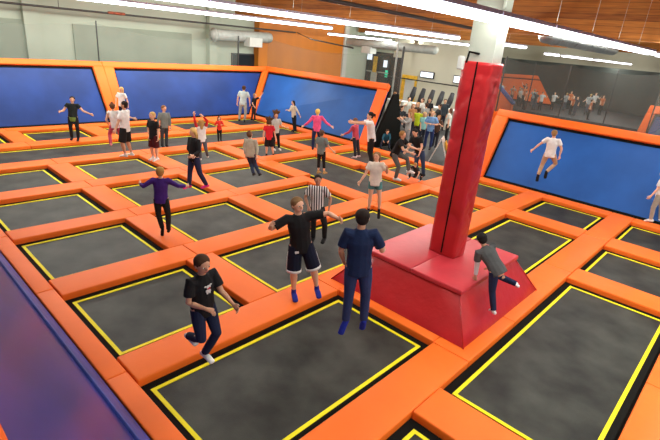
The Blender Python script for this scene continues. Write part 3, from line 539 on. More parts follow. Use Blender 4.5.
def addbed(row, u0, u1, lab, v0=None, v1=None, cat='trampoline'):
    v0 = V0[row] if v0 is None else v0; v1 = V1[row] if v1 is None else v1
    beds.setdefault(row, []).append((u0, u1)); return bed(u0, u1, v0, v1, lab, cat)
for r, nm in (('C','third row from the front left'),('D','fourth row from the front left'),('E','row nearest the black running lane'),('W','row at the foot of the back wall')):
    for c in ('a','c','e'):
        addbed(r, *US[c], 'dark trampoline in %s, %s' % ({'a':'first column by left wall','c':'second column','e':'third column'}[c], nm))
addbed('A', 2.45, 6.53, 'largest dark trampoline with yellow border at the bottom left of the red pyramid')
addbed('B', *US['a'], 'dark trampoline under boy in black graphic t-shirt, left column')
addbed('B', 5.74, 11.48, 'long dark trampoline with yellow border behind young man with spread arms')
addbed('F', 5.87, 11.5, 'long dark trampoline with yellow border at the bottom right of the photo', .36, 2.33)
addbed('F', 2.45, 4.8, 'dark trampoline whose corner shows at the bottom edge of the photo', .36, 2.33)
addbed('F', 12.62, 14.75, 'dark trampoline at right edge beyond the long front right one', .36, 2.36)
addbed('F', *US['j'], 'dark trampoline at right edge next to the right wall foot', .36, 2.4)
addbed('A', 10.75, 14.82, 'dark trampoline directly right of the red pyramid', 3.33, 5.3)
addbed('A', *US['j'], 'dark trampoline below man jumping against right blue wall', 3.36, 5.34)
addbed('B', *US['g'], 'dark trampoline half hidden behind the red column', 6.33, 8.36)
addbed('B', *US['j'], 'dark trampoline right of the red column at the start of the right wall', 6.33, 8.2)
beds['C'].append(US['g']); beds['D'].append(US['g'])
bed(*US['g'], 9.47, V1['D'], 'long dark trampoline behind the woman in teal shorts')
addbed('C', *US['j'], 'dark trampoline under the two staff members in black')
addbed('D', *US['j'], 'dark trampoline under woman with outstretched arm')
addbed('E', *US['g'], 'dark trampoline under child in red t-shirt with flying hair')
addbed('E', *US['j'], 'dark trampoline under person in bright pink top')
addbed('W', *US['g'], 'dark trampoline at back wall just left of the far corner')
addbed('W', *US['j'], 'dark trampoline in the far corner under man in pale blue t-shirt')
addbed('L', 2.6, 18.1, 'very long dark tumbling lane with yellow border across the court', cat='tumbling lane')
PZ = .13
def pad(u0, u1, v0, v1, lab, z=PZ, bev=.028, g='orange court pads', m=None):
    c = ((u0+u1)/2, (v0+v1)/2, -.06)
    bm = bmesh.new(); e = .004
    box(bm, (u0+e, v0+e, -.06), (u1-e, v1-e, z), bev, 3)
    o = obj('court_pad', bm, m or M['orange'], None, True, c); tag(o, lab, 'pad', g)
    return o
CB = [2.33, 5.24, 8.56, 12.03, 15.4, 18.86]       # seams of the row pads
gaps = [('F','A','between the front row and the pyramid row'),('A','B','between the pyramid row and the row behind'),('B','C','between second and third rows'),('C','D','between third and fourth rows'),('D','E','between fourth and fifth rows'),('E','L','along near side of the tumbling lane'),('L','W','along far side of the tumbling lane')]
cn = ['first from left wall','second from left wall','third from left wall','fourth from left wall','fifth beside right wall']
for a, b, nm in gaps:
    v0 = V1[a]+SK_; v1 = V0[b]-SK_
    for i in range(5):
        if a in 'C' and b == 'D' and i == 3: continue        # the long bed runs through
        u0, u1 = CB[i], CB[i+1]
        lab = 'long orange vinyl pad %s, %s' % (nm, cn[i])
        if (a, b) in (('F','A'),('A','B')) and i == 0: u1 = 6.66
        if (a, b) in (('F','A'),('A','B')) and i == 1: u0 = 6.66
        vv0, vv1 = v0, v1
        if a == 'A' and b == 'B' and i >= 2: pass
        pad(u0, u1, vv0, vv1, lab)
for i in range(5):
    pad(CB[i], CB[i+1], V1['W']+SK_, 24.37, 'orange vinyl pad at the foot of back wall, %s' % cn[i])
    pad(CB[i], CB[i+1], -.24, .36-SK_, 'orange vinyl pad at the foot of near wall, %s' % cn[i])
def rowv(r): return V0[r]-SK_, V1[r]+SK_
rn = {'F':'front row','A':'pyramid row','B':'row behind the pyramid','C':'third row','D':'fourth row','E':'fifth row','W':'back wall row'}
for r, lst in beds.items():
    if r == 'L': continue
    lst = sorted(lst); v0, v1 = rowv(r)
    for i in range(len(lst)-1):
        u0, u1 = lst[i][1]+SK_, lst[i+1][0]-SK_
        if r == 'A' and i == 0:
            pad(6.53+SK_, 10.75-SK_, v0, v1, 'wide orange pad deck beneath the red pyramid'); continue
        w0, w1 = v0, v1
        if r == 'C' and lst[i+1] == US['g'] or r == 'C' and lst[i] == US['g']: w1 = V0['D']-SK_ if False else v1
        pad(u0, u1, w0, w1, 'short orange cross pad in %s, between trampolines %d and %d from left' % (rn[r], i+1, i+2))
for sgn, (x0, x1) in enumerate(((11.48+SK_-.0, 12.58-SK_), (14.82+SK_, 16.0-SK_))):
    pass
for i, (r0, r1) in enumerate((('F','A'),('A','B'),('B','C'),('C','D'),('D','E'),('E','L'),('L','W'))):
    pad(18.1+SK_, 18.86, V0[r0]-SK_, V1[r0]+SK_, 'narrow orange edge pad at right wall foot, number %s from the near wall' % ['one','two','three','four','five','six','seven'][i])
pad(18.1+SK_, 18.86, V0['W']-SK_, V1['W']+SK_, 'narrow orange edge pad at right wall foot in the far corner')
seams = [-.2, 2.9, 5.85, 8.95, 12.0, 15.1, 18.1, 21.1, 24.37]
for i in range(8):
    pad(2.0, 2.325, seams[i], seams[i+1], 'narrow orange edge strip along left blue wall, segment %s from the near corner' % ['one','two','three','four','five','six','seven','eight'][i], z=.115)

# ------------------------------------------------------------------ slanted trampoline walls
ZT = 2.8
def wall_unit(name, lab, foot0, foot1, top0, top1, m=None, side0=.0, side1=.0, rail=.33, railm=None, footm=None, back=True, footh=.12):
    """slanted wall trampoline: foot line foot0->foot1, top line top0->top1; inside normal towards the court"""
    f0, f1, t0, t1 = map(Vector, (foot0, foot1, top0, top1)); t = empty(name, (f0+f1)/2)
    o_ = (f0+f1)/2
    n = (f1-f0).cross(t0-f0).normalized()
    if n.z < 0: n = -n
    def P(a, b):     # a along 0..1, b up 0..1
        return (f0.lerp(f1, a)).lerp(t0.lerp(t1, a), b)-o_
    L = (f1-f0).length; H_ = (t0-f0).length
    def quad(a0, a1, b0, b1, lift, th, m, nm, bev=0, lb=None):
        bm = bmesh.new(); q = [P(a0,b0)+n*lift, P(a1,b0)+n*lift, P(a1,b1)+n*lift, P(a0,b1)+n*lift]
        if (q[1]-q[0]).cross(q[3]-q[0]).dot(n) < 0: q = [q[1], q[0], q[3], q[2]]
        slab(bm, q, th, bev); c = obj(nm, bm, m, t, bev > 0)
        if lb: c['label'] = lb
        return c
    br = 1-rail/H_
    quad(0, 1, footh/H_, br, 0, .03, m or M['blue'], 'wall_bed')
    quad(0, 1, .0, footh/H_, 0, .07, footm or M['black'], 'foot_strip', .01)
    quad(0, 1, br-.03, br, .0, .05, M['black'], 'dark_gap')
    quad(-.0, 1, br, 1, -.05, .22, railm or M['orange_rail'], 'top_rail', .04, 'orange padded top rail')
    if side0: quad(0, side0/L, 0, br, 0, .20, M['orange_rail'], 'side_pad', .03, 'orange slanted side pad'); quad(side0/L, (side0+.07)/L, .03, br, 0, .045, M['black'], 'dark_gap')
    if side1: quad(1-side1/L, 1, 0, br, 0, .20, M['orange_rail'], 'side_pad', .03, 'orange slanted side pad'); quad(1-(side1+.07)/L, 1-side1/L, .03, br, 0, .045, M['black'], 'dark_gap')
    if back: quad(0, 1, 0, 1, -.16, .05, M['black'], 'back_cover')
    return t
VB0, VB1 = 24.46, 26.15; UR0, UR1 = 18.95, 20.45; UL0, UL1 = 1.93, .02; ZB = 2.87; UC = 21.4
zf = .06
tag(wall_unit('wall_trampoline', 'x', (1.93,VB0,zf), (10.33,VB0,zf), (UL1,VB1,ZB), (10.33,VB1,ZB), side1=.42), 'blue slanted back wall trampoline left of the orange seam pad', 'wall trampoline', 'slanted wall trampolines')
tag(wall_unit('wall_trampoline', 'x', (10.33,VB0,zf), (UR0,VB0,zf), (10.33,VB1,ZB), (UC,VB1,ZB), side0=.42, side1=.3), 'blue slanted back wall trampoline right of the seam, reaching the far corner', 'wall trampoline', 'slanted wall trampolines')
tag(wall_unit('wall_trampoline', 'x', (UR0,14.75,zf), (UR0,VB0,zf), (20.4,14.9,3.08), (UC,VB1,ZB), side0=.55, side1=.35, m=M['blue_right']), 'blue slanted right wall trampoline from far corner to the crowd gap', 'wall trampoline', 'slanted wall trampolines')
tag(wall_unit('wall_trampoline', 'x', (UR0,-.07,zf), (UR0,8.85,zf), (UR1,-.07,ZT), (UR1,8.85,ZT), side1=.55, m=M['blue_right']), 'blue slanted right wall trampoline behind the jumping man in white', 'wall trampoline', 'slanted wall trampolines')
tag(wall_unit('wall_trampoline', 'x', (1.93,-.25,zf), (1.93,VB0,zf), (UL1,-.25,ZT), (UL1,VB1,ZT), rail=.36, m=M['blue_left'], footm=M['bluepad'], footh=.40), 'blue slanted left wall trampoline, purple reflection put into its colour, in the near foreground', 'wall trampoline', 'slanted wall trampolines')
tag(wall_unit('wall_trampoline', 'x', (1.93,-.3,zf), (UR0,-.3,zf), (1.93,-1.8,2.0), (UR0,-1.8,2.0), m=M['blue_left'], footm=M['bluepad'], footh=.2), 'blue slanted near wall trampoline at the bottom right corner of the photo', 'wall trampoline', 'slanted wall trampolines')
# black cover closing the end of the right wall at the gap
bm = bmesh.new(); hexa(bm, [(18.95,14.55,0),(21.6,14.55,0),(21.6,14.7,0),(18.95,14.7,0),(20.4,14.55,2.7),(20.8,14.55,2.7),(20.8,14.7,2.7),(20.4,14.7,2.7)], .02)
tag(obj('end_cover', bm, M['black'], None, False, (20,14.6,0)), 'black triangular cover closing the end of the far right blue wall', 'cover')

# ------------------------------------------------------------------ red pyramid and column
t = empty('padded_pyramid', (8.6,4.3,.13)); tag(t, 'large red vinyl padded pyramid around the foot of the column', 'pyramid pad')
bz0, bz1 = .13, .85; b0 = (6.9,2.72,10.3,5.95); t0 = (7.38,3.2,9.84,5.4)
def loc_(p): return (p[0]-8.6, p[1]-4.3, p[2]-.13)
bb = [(b0[0],b0[1],bz0),(b0[2],b0[1],bz0),(b0[2],b0[3],bz0),(b0[0],b0[3],bz0)]; tt = [(t0[0],t0[1],bz1),(t0[2],t0[1],bz1),(t0[2],t0[3],bz1),(t0[0],t0[3],bz1)]
cenb, cent = Vector((8.6,4.33,bz0)), Vector((8.61,4.3,bz1))
for i, nm in enumerate(('near side','right side','far side','left side')):
    a, b, c, d = [Vector(x) for x in (bb[i], bb[(i+1)%4], tt[(i+1)%4], tt[i])]
    ins = [p+(q-p)*.08 for p, q in ((a,cenb),(b,cenb),(c,cent),(d,cent))]
    bm = bmesh.new(); hexa(bm, [loc_(p) for p in (a,b,ins[1],ins[0],d,c,ins[2],ins[3])], .02, 2)
    bmesh.ops.subdivide_edges(bm, edges=bm.edges[:], cuts=3, use_grid_fill=True)
    obj('side_panel', bm, M['red'], t, True)
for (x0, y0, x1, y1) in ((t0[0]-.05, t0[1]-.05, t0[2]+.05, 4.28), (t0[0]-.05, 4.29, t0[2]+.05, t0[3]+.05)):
    obj('top_pad', B(loc_((x0,y0,.85)), loc_((x1,y1,.95)), .03, 3), M['red_top'], t, True)['label'] = 'flat red top pad with sheen put into its colour'
# seams on the visible edges
for (p, q) in ((bb[0],tt[0]),(bb[1],tt[1]),(bb[3],tt[3])):
    bm = bmesh.new(); loft(bm, [loc_(p), loc_(q)], [.016,.016], 8, cap=False); obj('piping', bm, M['red'], t, True)
# padded column sleeve
cx, cy = 8.69, 4.28; hw, hv = .235, .30; th = math.radians(0)
t = empty('column_padding', (cx,cy,.95)); tag(t, 'tall red vinyl padding wrapped around the white column with black seam', 'column padding')
def wrinkled(x0, x1, y0, y1, z0, z1, seed):
    rnd = random.Random(seed); bm = bmesh.new(); N = 70; ring = []
    per = [(x0,y0),(x1,y0),(x1,y1),(x0,y1)]
    folds = [(rnd.uniform(0,z1-z0), rnd.uniform(-2.6,2.6), rnd.uniform(.018,.045), rnd.uniform(.010,.028)) for _ in range(36)]
    for i in range(N+1):
        z = z0+(z1-z0)*i/N; r = []
        for s_ in range(4):
            a, b = Vector(per[s_]), Vector(per[(s_+1)%4]); nrm = Vector(((b-a).y, -(b-a).x)).normalized()
            for k in range(10):
                tt_ = k/10; p = a.lerp(b, tt_); edge = math.sin(PI*tt_)**.5 if k else 0
                w = sum(am*math.exp(-((z-z0-fz-sl*(tt_-.5)*.35)/wd)**2) for fz, sl, wd, am in folds)
                p = p+nrm*(edge*.03-(w*(.4+.6*edge)))
                r.append(bm.verts.new((p.x, p.y, z)))
        ring.append(r)
    n_ = len(ring[0])
    for a, b in zip(ring, ring[1:]):
        for k in range(n_): bm.faces.new((a[k], a[(k+1)%n_], b[(k+1)%n_], b[k]))
    bm.faces.new(ring[0][::-1]); bm.faces.new(ring[-1]); return bm
obj('pad_sleeve', wrinkled(-hw, hw, -hv, hv, 0, 3.92, 3), M['red'], t, True)
obj('seam_strip', B((-hw-.034,-.028,.05), (-hw-.02,.0,3.92)), M['black'], t)['label'] = 'black vertical closure seam'
obj('strap_roll', B((-hw-.07,hv-.05,3.75), (-hw+.03,hv+.08,4.0), .03), M['white'], t)['label'] = 'white strap end at the top'
bm = bmesh.new(); loft(bm, [(-hw-.03,hv*.7,3.9),(-hw-.03,hv*.6,4.08),(-hw,0,4.06)], [.02,.02,.02], 8); obj('strap', bm, M['black'], t)['label'] = 'black strap'
tag(obj('column', B((-.19,-.26,-.03), (.19,.26,6.45), .008), M['colpaint'], None, False), 'white square structural column rising out of the red padding', 'column').location = (cx,cy,.98)

# ------------------------------------------------------------------ building shell
struct(obj('floor', B((-3,-4,-.2), (64,34,-.06)), M['floor']))
ZC = 7.4
struct(obj('ceiling', B((-3,-4,ZC), (64,34,ZC+.2)), M['woodceil']))
VW = 29.5
# back wall with pilasters and grey acoustic panels
struct(obj('wall_back', B((-3,VW,-.06), (64,VW+.3,ZC)), M['wall']))
for i, (x0, x1) in enumerate(((1.6,7.9),(10.3,17.6))):
    o = struct(obj('trim_%d' % (i+1), B((x0,VW-.12,-.06), (x1,VW-.004,4.6), .01), M['wallpanel']))
o = struct(obj('trim_3', B((7.9,VW-.35,-.06), (8.6,VW-.004,ZC), .01), M['wall']))
o = struct(obj('trim_4', B((18.75,VW-.45,-.06), (19.35,VW-.004,ZC), .01), M['wall']))
t = empty('wall_opening', (22,VW,3)); tag(t, 'dark window opening in the back wall left of orange panelling', 'window')
obj('frame', B((-1.2,-.1,-1.4), (1.05,-.005,.55), .01), M['tvframe'], t); obj('pane', B((-1.1,-.12,-1.3), (.95,-.1,.45)), M['glassdark'], t)
# orange panelled box-out
struct(obj('wall_panelled', B((22.8,VW-.6,-.06), (32.0,VW-.004,ZC), .01), M['panel']))
struct(obj('trim_5', B((31.95,VW-.75,-.06), (32.45,VW-.004,ZC), .01), M['white']))
# timber clad drop beams across the hall
struct(obj('beam_1', B((20.6,-4,5.95), (21.0,VW-.7,ZC-.005)), M['wood']))
struct(obj('beam_2', B((34.0,-4,5.9), (34.4,VW-.4,ZC-.005)), M['wood']))
# far end wall and lobby walls
struct(obj('wall_end', B((63.7,-4,-.06), (64,VW,ZC)), M['wall2']))
struct(obj('wall_lobby', B((36.2,17.3,-.06), (36.5,26.55,7.35)), M['wall2']))
struct(obj('wall_lintel', B((36.2,26.6,4.42), (36.5,29.45,7.35)), M['wall']))
t = empty('glass_door', (36.1,28.2,0)); tag(t, 'dark glazed double door under a pale lintel at the far end', 'door')
obj('frame', B((-.05,-1.7,0), (.05,1.25,4.4)), M['tvframe'], t); obj('pane', B((-.08,-1.55,.1), (-.055,-.2,4.2)), M['glassdark'], t); obj('pane', B((-.08,-.1,.1), (-.055,1.15,4.2)), M['glassdark'], t)
obj('push_bar', B((-.14,-1.5,2.6), (-.09,1.1,2.7)), M['steel'], t)
t2 = empty('lit_screen', (35.9,29.0,3.9)); tag(t2, 'small bright blue-white screen behind the dark glass doors, left one', 'screen', 'screens in the doorway')
obj('panel', B((-.03,-.28,-.25), (.03,.28,.25), .01), M['screen'], t2)
t2 = empty('lit_screen', (35.9,27.1,3.45)); tag(t2, 'small bright blue-white screen behind the dark glass doors, right one', 'screen', 'screens in the doorway')
obj('panel', B((-.03,-.2,-.3), (.03,.2,.3), .01), M['screen'], t2)
t2 = empty('yellow_display', (35.8,28.2,3.3)); tag(t2, 'amber lit display between the two screens behind the glass doors', 'display')
obj('panel', B((-.03,-.22,-.7), (.03,.22,.7), .05), M['sign_y'], t2); obj('base', B((-.1,-.3,-3.3), (.1,.3,-.7), .02), M['counter'], t2)
# monitors on the lobby wall
for i, (v0, v1, z0, z1) in enumerate(((21.95,23.35,2.7,3.25),(18.4,20.1,2.62,3.25))):
    t = empty('wall_monitor', (36.1,(v0+v1)/2,(z0+z1)/2)); tag(t, 'wall-mounted television showing white screen, %s' % ('left one on the beige wall' if i == 0 else 'right one partly behind the red column'), 'television', 'lobby televisions')
    w, hgt_ = (v1-v0)/2, (z1-z0)/2
    fr_ = obj('frame', B((-.08,-w,-hgt_), (.05,w,hgt_), .03), M['tvframe'], t); obj('screen', B((-.09,-w+.08,-hgt_+.07), (-.08,w-.08,hgt_-.07)), M['screen'], fr_)
t = empty('notice_board', (36.1,24.4,1.5)); tag(t, 'white notice board in a yellow timber frame on the beige wall', 'notice board')
obj('frame', B((-.08,-.8,-1.4), (.05,.75,1.25), .02), M['sign_y'], t); obj('sheet', B((-.1,-.62,-1.3), (-.08,.35,.9)), M['white'], t)
bm = bmesh.new(); loft(bm, [(35.6,17.6,2.45),(35.6,27.2,2.45)], [.05,.05], 8); tag(obj('handrail', bm, M['pipe'], None, True, (35.6,22,2.45)), 'thin dark horizontal rail in front of the beige lobby wall', 'rail')
t = empty('wall_strip', (36.1,26.2,2.2)); tag(t, 'tall dark door leaf beside the beige lobby wall', 'door'); obj('leaf', B((-.05,-.7,-2.2), (.05,.55,1.9), .01), M['tvframe'], t); obj('exit_light', B((-.1,.6,.1), (-.02,.9,.7), .02), M['exitg'], t)['label'] = 'green lit sign'
# counter and high-backed seats behind the crowd
t = empty('reception_counter', (29.5,18.2,0)); tag(t, 'long cream counter behind the waiting crowd', 'counter')
obj('worktop', B((-.45,-3.2,1.25), (.45,3.4,1.32), .02), M['white'], t); obj('front_panel', B((-.38,-3.1,-.06), (.38,3.3,1.25), .02), M['counter'], t)
for i in range(5):
    x, y = 32.5, 21.6-i*.85
    t = empty('high_backed_seat', (x,y,0), .3); tag(t, 'black high-backed seat behind the cream counter in a slanting row', 'seat', 'black seats behind the counter')
    bm = bmesh.new(); loft(bm, [(0,0,1.0),(.06,-.1,1.5),(.15,-.2,2.1)], [(.18,.07),(.22,.09),(.16,.06)], 10, side=Vector((0,1,0))); obj('backrest', bm, M['tvframe'], t, True)
    obj('seat', B((-.35,-.22,.85), (.1,.22,.97), .03), M['tvframe'], t); bm = bmesh.new(); loft(bm, [(-.1,0,0),(-.1,0,.9)], [.05,.05], 8); obj('pedestal', bm, M['steel'], t, True)
    bm = bmesh.new(); loft(bm, [(-.1,0,-.055),(-.1,0,-.02)], [.22,.2], 14, cap=False); obj('base', bm, M['steel'], t, True)
# A-frame sign by the gap
t = empty('a_frame_sign', (19.9,11.1,-.06)); tag(t, 'folding white A-frame sign with yellow and orange face beside the red column', 'sign')
def leaf(nm, s_, m):
    bm = bmesh.new(); slab(bm, [(-.75,s_*.62,.0),(.75,s_*.62,.0),(.75,s_*.03,1.75),(-.75,s_*.03,1.75)][::(1 if s_ > 0 else -1)], .05); obj(nm, bm, m, t)
leaf('panel', 1, M['sign_w']); leaf('panel', -1, M['sign_w'])
bm = bmesh.new(); slab(bm, [(.6,-.60,.15),(-.6,-.60,.15),(-.6,-.14,1.5),(.6,-.14,1.5)][::-1], .03); o = obj('poster', bm, M['sign_y'], t); o['label'] = 'yellow and orange printed face'; o.location = (0,-.06,0)
t.rotation_euler = (0,0,math.radians(25)); t.scale = (.62,.8,.72)
# bags and bench at the end of the right wall
for i, (x, y, z, sx, c) in enumerate(((19.75,13.3,-.06,.24,'bag'),(20.0,13.85,-.06,.2,'black'))):
    bm = bmesh.new(); ball(bm, (0,0,.16), (sx,sx*1.1,.18), None, 12); ball(bm, (0,.03,.30), (sx*.55,sx*.7,.10), None, 10); me = remesh(bm, .03, 3)
    o = link('backpack', me, M[c]); o.location = (x,y,z); tag(o, ['navy blue bag on the floor at the end of the far right blue wall','black bag on the floor behind the navy blue bag'][i], 'bag')
    bm = bmesh.new(); loft(bm, [(0,-.05,.4),(0,0,.5),(0,.1,.4)], [.015]*3, 6); obj('handle', bm, M['black'], o, True)

# ------------------------------------------------------------------ nets, posts, pipes, ducts
def net(name, lab, pts, m, th=.006):
    """thin sagging net panel: pts = list of (x,y,ztop,zbottom)"""
    bm = bmesh.new(); a = [bm.verts.new((x,y,zt)) for x,y,zt,zb in pts]; b = [bm.verts.new((x,y,zb)) for x,y,zt,zb in pts]
    for i in range(len(pts)-1): bm.faces.new((a[i],b[i],b[i+1],a[i+1]))
    c = (pts[0][0], pts[0][1], pts[0][3]); return tag(obj(name, bm, m, None, False, c), lab, 'net', 'safety nets above the wall rails')
def sag(p, q, z, s_, n=8, zb=2.7): return [(p[0]+(q[0]-p[0])*i/n, p[1]+(q[1]-p[1])*i/n, z-s_*math.sin(PI*i/n), zb) for i in range(n+1)]
net('safety_net', 'pale translucent net above back wall left of the black post', sag((1,26.75),(10.5,26.75),4.8,.4), M['net'])
net('safety_net', 'pale translucent net above back wall between the two black posts', sag((10.5,26.75),(19.4,26.75),4.75,.5), M['net'])
net('safety_net', 'translucent net above the far right blue wall', sag((21.75,26.6),(21.2,15.0),4.75,.45), M['net'])
def post(x, y, z0, z1, r, lab, x1=None, y1=None, nm='net_post', m=None):
    bm = bmesh.new(); loft(bm, [(0,0,0),((x1 or x)-x,(y1 or y)-y,z1-z0)], [r,r], 8)
    o = obj(nm, bm, m or M['pipe'], None, True); o.location = (x,y,z0); return tag(o, lab, 'post', 'net posts')
post(10.5,26.72,2.5,4.85,.035,'thin black net post above the orange seam of the back wall')
post(19.4,26.72,2.5,4.7,.05,'thick black net post near the far corner before orange panelling')
post(20.75,14.62,0,5.0,.055,'tall black net post at the end of the far right wall')
post(21.3,15.4,0,5.3,.05,'tall pale conduit pole next to the black net post by the crowd', m=M['metalw'])
post(20.75,10.05,2.4,5.2,.06,'black net post just right of the red column',20.8,9.85)
post(20.8,9.2,2.7,5.0,.03,'thin black net post second to the right of the red column')
for i, (v, lab) in enumerate(((7.9,'third'),(6.5,'fourth'),(4.8,'fifth'),(3.3,'sixth'))):
    post(20.8,v,2.7,4.9,.022,'thin black net post %s to the right of the red column above the rail' % lab)
net('safety_net', 'dark translucent net above right blue wall nearest the column', sag((20.78,9.3),(20.78,6.5),4.95,.12), M['netdark'])
net('safety_net', 'dark translucent net above right blue wall, middle stretch', sag((20.78,6.5),(20.78,3.3),4.9,.12), M['netdark'])
net('safety_net', 'dark translucent net above right blue wall at photo edge', sag((20.78,3.3),(20.78,-2),4.85,.15), M['netmid'])
def pipe(lab, pts, r, m, name='ceiling_pipe', n=10, cat='pipe'):
    bm = bmesh.new(); c = Vector(pts[0]); loft(bm, [Vector(p)-c for p in pts], [r]*len(pts), n); o = obj(name, bm, m, None, True); o.location = c; return tag(o, lab, cat)
pp = pipe('thin black net support pipe running along the pale back wall', [(-3,27,5.28),(6.5,27,5.29),(14.5,27,5.3),(24.6,27,5.3)], .05, M['pipe'])
for i, x in enumerate((8.9,17.2)):
    bm = bmesh.new(); loft(bm, [(x+3,0,.03),(x+3,0,.6)], [.015,.015], 6); obj('hanger', bm, M['pipe'], pp, True)
t = pipe('rusty pipe coupling on the thin black net support pipe', [(11.3,26.95,5.33),(12.1,26.95,5.33)], .07, mat('rusty_metal',(.25,.06,.03),.7,.3,noise=(8,.4)), 'pipe_coupling', cat='coupling')
pipe('dark sprinkler pipe under the timber beam crossing above the red column', [(8.0,9.3,5.98),(13.5,9.4,5.95),(20,9.6,5.9),(20.5,9.6,5.9)], .06, M['pipe'], 'sprinkler_pipe')
pipe('dark pipe hanging diagonally in front of orange panelling', [(24.7,26.9,5.28),(22.6,23.2,4.95),(21.9,19.0,4.7)], .04, M['pipe'])
# ducts
t = empty('air_duct', (20.6,28.1,4.72)); tag(t, 'round pale silver air duct with outlet box on the back wall', 'air duct')
bm = bmesh.new(); loft(bm, [(-2.1,0,-.05),(2.4,0,.05)], [.36,.36], 20); obj('duct_pipe', bm, M['metalw'], t, True)
bm = bmesh.new(); loft(bm, [(-2.2,0,-.05),(-2.05,0,-.05)], [.42,.42], 20, cap=False); obj('end_flange', bm, M['metalw'], t, True)
obj('outlet_box', B((.2,-.75,-.62), (1.3,-.1,-.02), .03), M['white'], t)
t = empty('air_duct', (33.3,24.9,5.0)); tag(t, 'pale grey air duct with square outlet in front of the glass doors', 'air duct')
bm = bmesh.new(); loft(bm, [(-.9,4.2,0),(-.3,-4.5,0)], [.32,.32], 18); obj('duct_pipe', bm, M['metalw'], t, True); obj('outlet_box', B((-1.0,1.2,-.75), (-.2,2.2,-.2), .03), M['white'], t)
t = empty('air_duct', (24,8.4,6.1)); tag(t, 'long dark silver ceiling duct right of the white column under the timber', 'air duct')
bm = bmesh.new(); loft(bm, [(-1.5,0,-.05),(9.6,0,-.1)], [.34,.34], 18); obj('duct_pipe', bm, M['metal'], t, True)
for i in range(4):
    bm = bmesh.new(); loft(bm, [(i*2.4-.5,0,-.06),(i*2.4-.42,0,-.06)], [.37,.37], 18, cap=False); obj('joint_band', bm, M['metal'], t, True)
# ------------------------------------------------------------------ strip lights
def strip_light():
    t = empty('strip_light', (0,0,0))
    obj('housing', B((-1.18,-.15,0), (1.18,.15,.07), .01), M['housing'], t)
    bm = bmesh.new()
    for y in (-.085,.085): loft(bm, [(-1.15,y,-.04),(1.15,y,-.04)], [(.08,.07),(.08,.07)], 10, side=Vector((0,1,0)), cap=False)
    obj('diffuser', bm, M['lamp'], t, True)['label'] = 'glowing white diffusers'
    for x in (-.85,):
        bm = bmesh.new(); loft(bm, [(x,0,.06),(x,0,1.79)], [.004,.004], 5); obj('cable', bm, M['metalw'], t)
    return t
proto = strip_light(); first = True
def copy_tree(o, parent=None):
    c = o.copy(); COL.objects.link(c); c.parent = parent
    for ch in list(o.children): copy_tree(ch, c)
    return c
rows = [(3.72,5.6,4.0,52,'long glowing strip light in the row passing in front of white column'),(10.63,5.6,3.2,27,'long glowing strip light in the row from top left towards right edge'),
        (17.4,5.6,7.4,34,'long glowing strip light in the second row behind the column'),(24.3,5.45,26.5,34,'long glowing strip light in the farthest row above the lobby'),
        (13.25,5.5,37.5,61,'distant glowing strip light in the broken row right of the column')]
for v, z, u0, u1, lab in rows:
    u = u0; k = 0
    while u < u1:
        for bu in (20.8, 34.2):
            if abs(u-bu) < 1.45: u = bu+1.46
        if u > u1: break
        gap = (v == 17.4 and 18.2 < u < 19.4) or (v > 10 and 20.0 < u < 21.6 and False)
        if abs(u-20.8) < 1.2 and z > 5.9: gap = True
        if not gap:
            o = proto if first else copy_tree(proto); first = False
            o.location = (u, v, z); tag(o, lab, 'strip light', lab.split(' in the ')[1])
        u += 2.4 if u < 28 or k % 3 else 3.6; k += 1
def area(name, loc, sx, sy, e, rot=(0,0,0), col=(.97,1,.92)):
    l = bpy.data.lights.new(name, 'AREA'); l.shape = 'RECTANGLE'; l.size = sx; l.size_y = sy; l.energy = e; l.color = col
    o = bpy.data.objects.new(name, l); COL.objects.link(o); o.location = loc; o.rotation_euler = rot; return o
E_ = LIGHT_E
for v, u0, u1 in ((3.72,2.8,20),(10.63,2.8,20),(17.4,2.8,17.5),(24.0,2.8,20),(-2.2,0,20)):
    area('strip_glow', ((u0+u1)/2, v, 5.53), u1-u0, .3, E_*(u1-u0))
for v, u0, u1 in ((3.72,22,50),(10.63,22,50),(17.4,22,34),(24.3,25,34),(14,38,60)):
    area('strip_glow', ((u0+u1)/2, v, 5.4), u1-u0, .3, E_*.8*(u1-u0))
for v in (3.72,10.63,17.4,24.3):   # fill lamps added along the rows to brighten ceiling and walls
    for uc, L_ in ((14, 22), (36, 20), (54, 14)):
        area('ceiling_fill', (uc, v, 5.75), L_, .25, E_*UPL*L_, (PI,0,0))
        area('wall_fill', (uc, v+.25, 5.55), L_, .15, E_*SIDE*L_, (math.radians(80),0,0))
        area('wall_fill', (uc, v-.25, 5.55), L_, .15, E_*SIDE*L_, (math.radians(-80),0,0))

# ------------------------------------------------------------------ far court seen through the dark net
t = empty('far_court_deck', (50,9,-.06)); tag(t, 'raised dark deck of the second court far behind the net', 'deck')
obj('deck', B((-5,-12,0), (8.5,17,.55), .02), M['floor'], t)
t = wall_unit('wall_trampoline', 'x', (53.5,17.6,.6), (53.5,25,.6), (54.6,20.2,3.35), (54.6,25,3.1), m=M['orange_rail'], rail=.5)
tag(t, 'orange slanted wall of the second court far behind the dark net', 'wall trampoline')
struct(obj('wall_dark_far', B((59,-4,-.06), (59.2,29.4,4.9)), M['darkwall']))
t = empty('wing_wall', (21.4,10,-.06)); tag(t, 'orange padded wing panel with blue edging just right of the red column', 'wall pad')
pv = [(11.2,0),(8.75,0),(8.75,3.1),(9.7,3.85),(11.2,3.8)]
bm = bmesh.new(); vs = [bm.verts.new((-.12,a-10,b+.06 if b else 0)) for a, b in pv]; f = bm.faces.new(vs); r = bmesh.ops.extrude_face_region(bm, geom=[f])
for x in r['geom']:
    if isinstance(x, bmesh.types.BMVert): x.co.x += .24
obj('panel', bm, M['orange_rail'], t)
